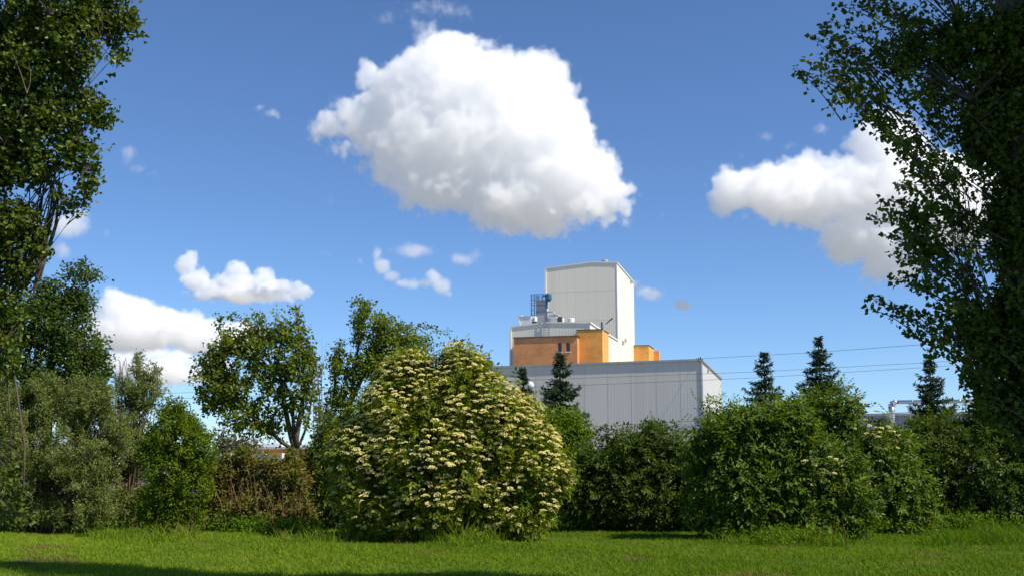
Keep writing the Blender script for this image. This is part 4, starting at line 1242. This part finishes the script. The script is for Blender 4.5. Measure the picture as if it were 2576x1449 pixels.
# ------------------------------------------------------------------ foreground poplars
def poplar(label, tx, Y, H, lob, seed, dens, k, L, rise, extra=None, tilt=0, shrink=.0, gap=-.95, spread=.14, name_right=False):
    rs = np.random.RandomState(seed)
    base = Vector((tx, Y, 0))
    root = thing('poplar_tree', label, 'tree', base)
    mb = MB()
    pts = [base+Vector((0, 0, -.1))]+[base+Vector((tilt*z+rs.normal()*.04, rs.normal()*.04, z)) for z in np.linspace(1, H, 14)]
    mb.tube(pts, list(np.linspace(.26, .03, 15)), 10)
    if name_right: lob = [(c, r, w*1.9 if c[0] > at(2470, 500, YR).x else w) for c, r, w in lob]
    lob_s = [(c, np.maximum(r-shrink, .06), w) for c, r, w in lob]
    P, U = sprays(rs, lob_s, dens, .35, gap, 4.5)
    # every spray hangs on a twig that leaves a limb which leaves the trunk lower down
    mids = []
    for c, r, w in lob:
        if w <= .5: continue
        c = Vector(c)
        if extra is not None and name_right and c.x < at(2470, 500, YR).x: continue
        hd = math.hypot(c.x-tx-tilt*c.z, c.y-Y)
        zt_ = max(.8, c.z-hd*rise)
        a = base+Vector((tilt*zt_, 0, zt_))
        for q in range(2):
            tgt = c+Vector(rs.normal(size=3)*np.array(r)*.45)
            pl = limb(mb, rs, a+Vector((0, 0, rs.uniform(-.3, .3))), tgt, .016 if w > .55 else .009, .003, .06, 6, 4, rise=.08)
            mids.append(pl)
    allm = [(p.x, p.y, p.z) for pl in mids for p in pl[2:]]
    am = np.array(allm)
    V, T, D = foliage(rs, P, U, k, L, L*.92, spread, up=.9, droop=.35, rnd=.7, nup=.2, out=.5)
    for i in range(len(P)):
        if rs.uniform() < .22:
            dd = np.linalg.norm(am-P[i], axis=1)+np.maximum(0, am[:, 2]-P[i][2]+.1)*2
            j = np.argmin(dd)
            limb(mb, rs, Vector(am[j]), Vector(P[i]+D[i]*.14), .010, .003, .07, 3, 3)
    if extra:
        got = extra(mb, rs)
        if got: V = np.concatenate([V, got[0]]); T = np.concatenate([T, got[1]])
    mb.build('trunk', BARK, root, smooth=True)
    link('crown', leaf_mesh('crown', V, T), L_POPLAR, root)
    return root
YL = 13.5
LP = lobes(YL, (270, 20, 85, 85), (200, 110, 120, 90), (130, 20, 150, 120), (230, 190, 75, 70), (60, 160, 140, 120), (150, 280, 110, 70), (255, 290, 38, 45), (60, 330, 120, 90),
           (190, 390, 65, 55), (215, 460, 42, 45), (80, 430, 90, 60), (170, 510, 40, 32), (40, 560, 80, 60), (90, 610, 36, 50), (20, 680, 70, 60), (60, 690, 28, 40), (0, 780, 65, 60),
           (-60, 100, 180, 200), (-90, 350, 160, 200), (-90, 600, 140, 160), (-90, 850, 120, 150), (10, 880, 50, 60), (330, 60, 26, 40), (-130, -250, 220, 260), (120, -180, 180, 200),
           (45, 1235, 40, 40, .45), (50, 1300, 26, 30, .5), (30, 1180, 30, 30, .4), (-140, -600, 180, 260))
def hang(mb, rs):
    for pts, r in ((((-10, 640), (15, 830), (42, 980), (62, 1120), (60, 1200), (48, 1290)), .013), (((-15, 700), (8, 860), (22, 1000), (30, 1180)), .010), (((0, 560), (60, 600), (105, 620), (118, 590), (140, 540)), .008),
                   (((20, 700), (70, 690), (105, 640), (125, 590)), .007), (((60, 1110), (75, 1130), (78, 1150)), .006)):
        mb.tube([at(x, y, YL+rs.uniform(-.1, .1)) for x, y in pts], [r]*(len(pts)-1)+[r*.3], 5)
    for i in range(26):                       # the bundle of bare stems below the middle clump
        x0 = rs.uniform(70, 150); y0 = rs.uniform(560, 640)
        mb.tube([at(x0-40+rs.uniform(-15, 15), y0+110, YL), at(x0, y0-40, YL+.1), at(x0+rs.uniform(0, 40), y0-150, YL)], [.012, .009, .005], 4, cap=False)
poplar('leafy green poplar at the left edge of the view', at(-110, 700, YL).x, YL, 17, LP, 61, 66, 12, .066, 1.3, hang, shrink=.03, gap=-.75, spread=.11)
YR = 11.5
RP = lobes(YR, (2490, 140, 110, 140, .9), (2400, 110, 90, 100, .9), (2310, 120, 70, 80, .7), (2500, 350, 80, 120), (2440, 300, 60, 70, .8), (2250, 150, 60, 60, .6), (2360, 250, 60, 50, .7), (2330, 620, 55, 60, .7),
           (2390, 700, 65, 75, .8), (2440, 820, 75, 85), (2490, 930, 75, 85), (2510, 1020, 60, 60), (2560, 560, 80, 150, 1.2), (2570, 820, 80, 150, 1.2), (2590, 250, 110, 260, 1.2), (2580, 1030, 70, 90, 1.1), (2300, 540, 50, 50, .6),
           (2640, 500, 130, 200, .6), (2640, 900, 120, 200, .6), (2700, 100, 160, 300, .6), (2600, -250, 220, 260, .6), (2400, -130, 140, 130, .6), (2640, -650, 240, 300, .6), (2660, -1050, 220, 320, .6))
TIPS = [(2105, 12, 1), (2060, 60, 1), (2042, 95, 1), (2085, 122, 1), (2000, 168, 1), (2070, 190, 1), (2110, 225, 1), (2150, 240, 1), (2145, 288, 1), (2200, 302, 1), (2230, 338, 1), (2265, 378, 1), (2320, 402, 1),
        (2180, -30, 1), (2160, 60, 1), (2200, 110, 1), (2240, 170, 1), (2280, 230, 1), (2330, 300, 1), (2260, 30, 1), (2300, 120, 1), (2360, 200, 1),
        (2290, 436, 0), (2250, 462, 0), (2215, 502, 0), (2190, 552, 0), (2222, 592, 0), (2236, 642, 0), (2232, 700, 0), (2176, 746, 0), (2240, 768, 0), (2290, 832, 0), (2330, 852, 0), (2385, 882, 0),
        (2420, 932, 0), (2445, 972, 0), (2455, 1022, 0), (2280, 520, 0), (2290, 600, 0), (2310, 680, 0), (2330, 760, 0), (2380, 820, 0), (2350, 560, 0), (2370, 640, 0)]
RP += [(np.array([at(2610, 700, YR).x+dx, YR+dy, z]), np.array([r, r, 1.5]), .5) for dx, dy, z, r in ((.1, 0, 10.5, 1.4), (-.1, .1, 12.3, 1.35), (.05, -.1, 14, 1.25), (0, 0, 15.7, 1.05), (0, .05, 17.3, .8), (0, 0, 18.6, .5), (.3, .8, 8.5, 1.3), (.9, -.2, 8.3, 1.3), (1.3, .2, 6, 1.4), (1.5, 0, 4, 1.3))]
SP = [(np.array([9.2+dx, 9.5+dy, z]), np.array([r*1.2, r*1.2, 1.5]), .7) for dx, dy, z, r in ((0, 0, 2.8, 1.5), (.1, .2, 5, 1.8), (-.1, -.1, 7.2, 1.8), (.1, 0, 9.3, 1.6), (0, .1, 11.4, 1.4), (0, 0, 13.4, 1.15), (0, 0, 15.2, .8))]
def rbare(mb, rs):
    Vs, Ts = [], []
    for tx_, ty, upper in TIPS:
        for rep in range(3):
            jx, jy = (0, 0) if rep == 0 else (rs.uniform(-10, 60), rs.uniform(-32, 32))
            Yb = YR+rs.normal()*.45
            tip = at(tx_+jx, ty+jy, Yb)
            ln_px = rs.uniform(150, 270)
            ang = math.radians(rs.uniform(28, 50) if upper else rs.uniform(18, 48))
            rt = at(min(tx_+jx+ln_px*math.cos(ang), 2590), ty+jy+ln_px*math.sin(ang), YR+rs.normal()*.2)
            pl = [rt.lerp(tip, t)+Vector((0, 0, .10*(rt-tip).length*math.sin(math.pi*t)*(1 if rep else .6))) for t in np.linspace(0, 1, 7)]
            mb.tube(pl, list(np.linspace(.010, .002, 7)), 4, cap=False)
            arr = np.array([tuple(p) for p in pl])
            L_ = (rt-tip).length
            n = int(L_/.0185)
            t = rs.uniform(.05, 1.0, n)**.8*6
            i = np.minimum(t.astype(int), 5); f_ = (t-i)[:, None]
            Q = arr[i]*(1-f_)+arr[i+1]*f_
            d = unit(arr[i+1]-arr[i])
            Q = Q+rs.normal(size=(n, 3))*np.array([.055, .09, .055])*(1.15-t[:, None]/8)
            A = unit(d*.6+rs.normal(size=(n, 3))*.7+np.array([0, 0, -.3]))
            Nn = unit(rs.normal(size=(n, 3))*.7+np.array([0, -.3, .4]))
            ls = .060*rs.uniform(.65, 1.25, n)
            Vs.append(leaf_verts(Q, A, Nn, ls, ls*.92)); Ts.append(np.clip(rs.normal(.45, .25, n), 0, 1))
    for i in range(30):
        x0 = rs.uniform(2380, 2500); y0 = rs.uniform(560, 700)
        mb.tube([at(x0+60, y0+180, YR+.05), at(x0+22, y0+60, YR), at(x0, y0-60, YR+.05), at(x0-14+rs.uniform(-15, 20), y0-170, YR)], [.008, .006, .005, .002], 4, cap=False)
    return np.concatenate(Vs), np.concatenate(Ts)
poplar('dark backlit poplar at the right edge of the view', at(2610, 700, YR).x, YR, 19, RP, 62, 75, 12, .060, 1.5, rbare, shrink=.05, gap=-.9, spread=.085, name_right=True)

poplar('unseen poplar added beyond the right edge of the view to shade the dark poplar', 9.2, 9.5, 16, SP, 63, 30, 12, .08, 1.4)  # added out of view so that its shade darkens the right poplar

# ------------------------------------------------------------------ weeds along the shrubs
rs = np.random.RandomState(91)
def weeds(label, spots, seed, mat, L):
    rs = np.random.RandomState(seed); Ps, Us = [], []
    for px, py, rx, n in spots:
        th = math.atan((py-724.5)/F)-PITCH
        Yg = EYE/math.tan(th)
        x0 = at(px, py, Yg).x; k = Yg/F
        x = x0+rs.normal(size=n)*rx*k*.6; y = Yg+rs.normal(size=n)*.35
        Ps.append(np.stack([x, y, rs.uniform(.05, .38, n)], 1)); Us.append(unit(rs.normal(size=(n, 3))+np.array([0, -.3, .8])))
    P = np.concatenate(Ps); U = np.concatenate(Us)
    V, T, D = foliage(rs, P, U, 7, L, L*.45, .12, up=.6, droop=.2)
    tag(link('weeds', leaf_mesh('weeds', V, T), mat), label, 'weeds', None, 'stuff')
weeds('low broad-leaved weeds along the foot of the shrubs', [(540, 1325, 90, 260), (620, 1345, 120, 260), (1420, 1325, 90, 260), (1560, 1318, 120, 320), (1680, 1322, 80, 180), (2150, 1345, 140, 200), (2400, 1330, 140, 260),
      (420, 1345, 90, 120), (150, 1330, 140, 200), (1980, 1372, 120, 120), (740, 1352, 70, 120)], 92, L_WEED, .085)
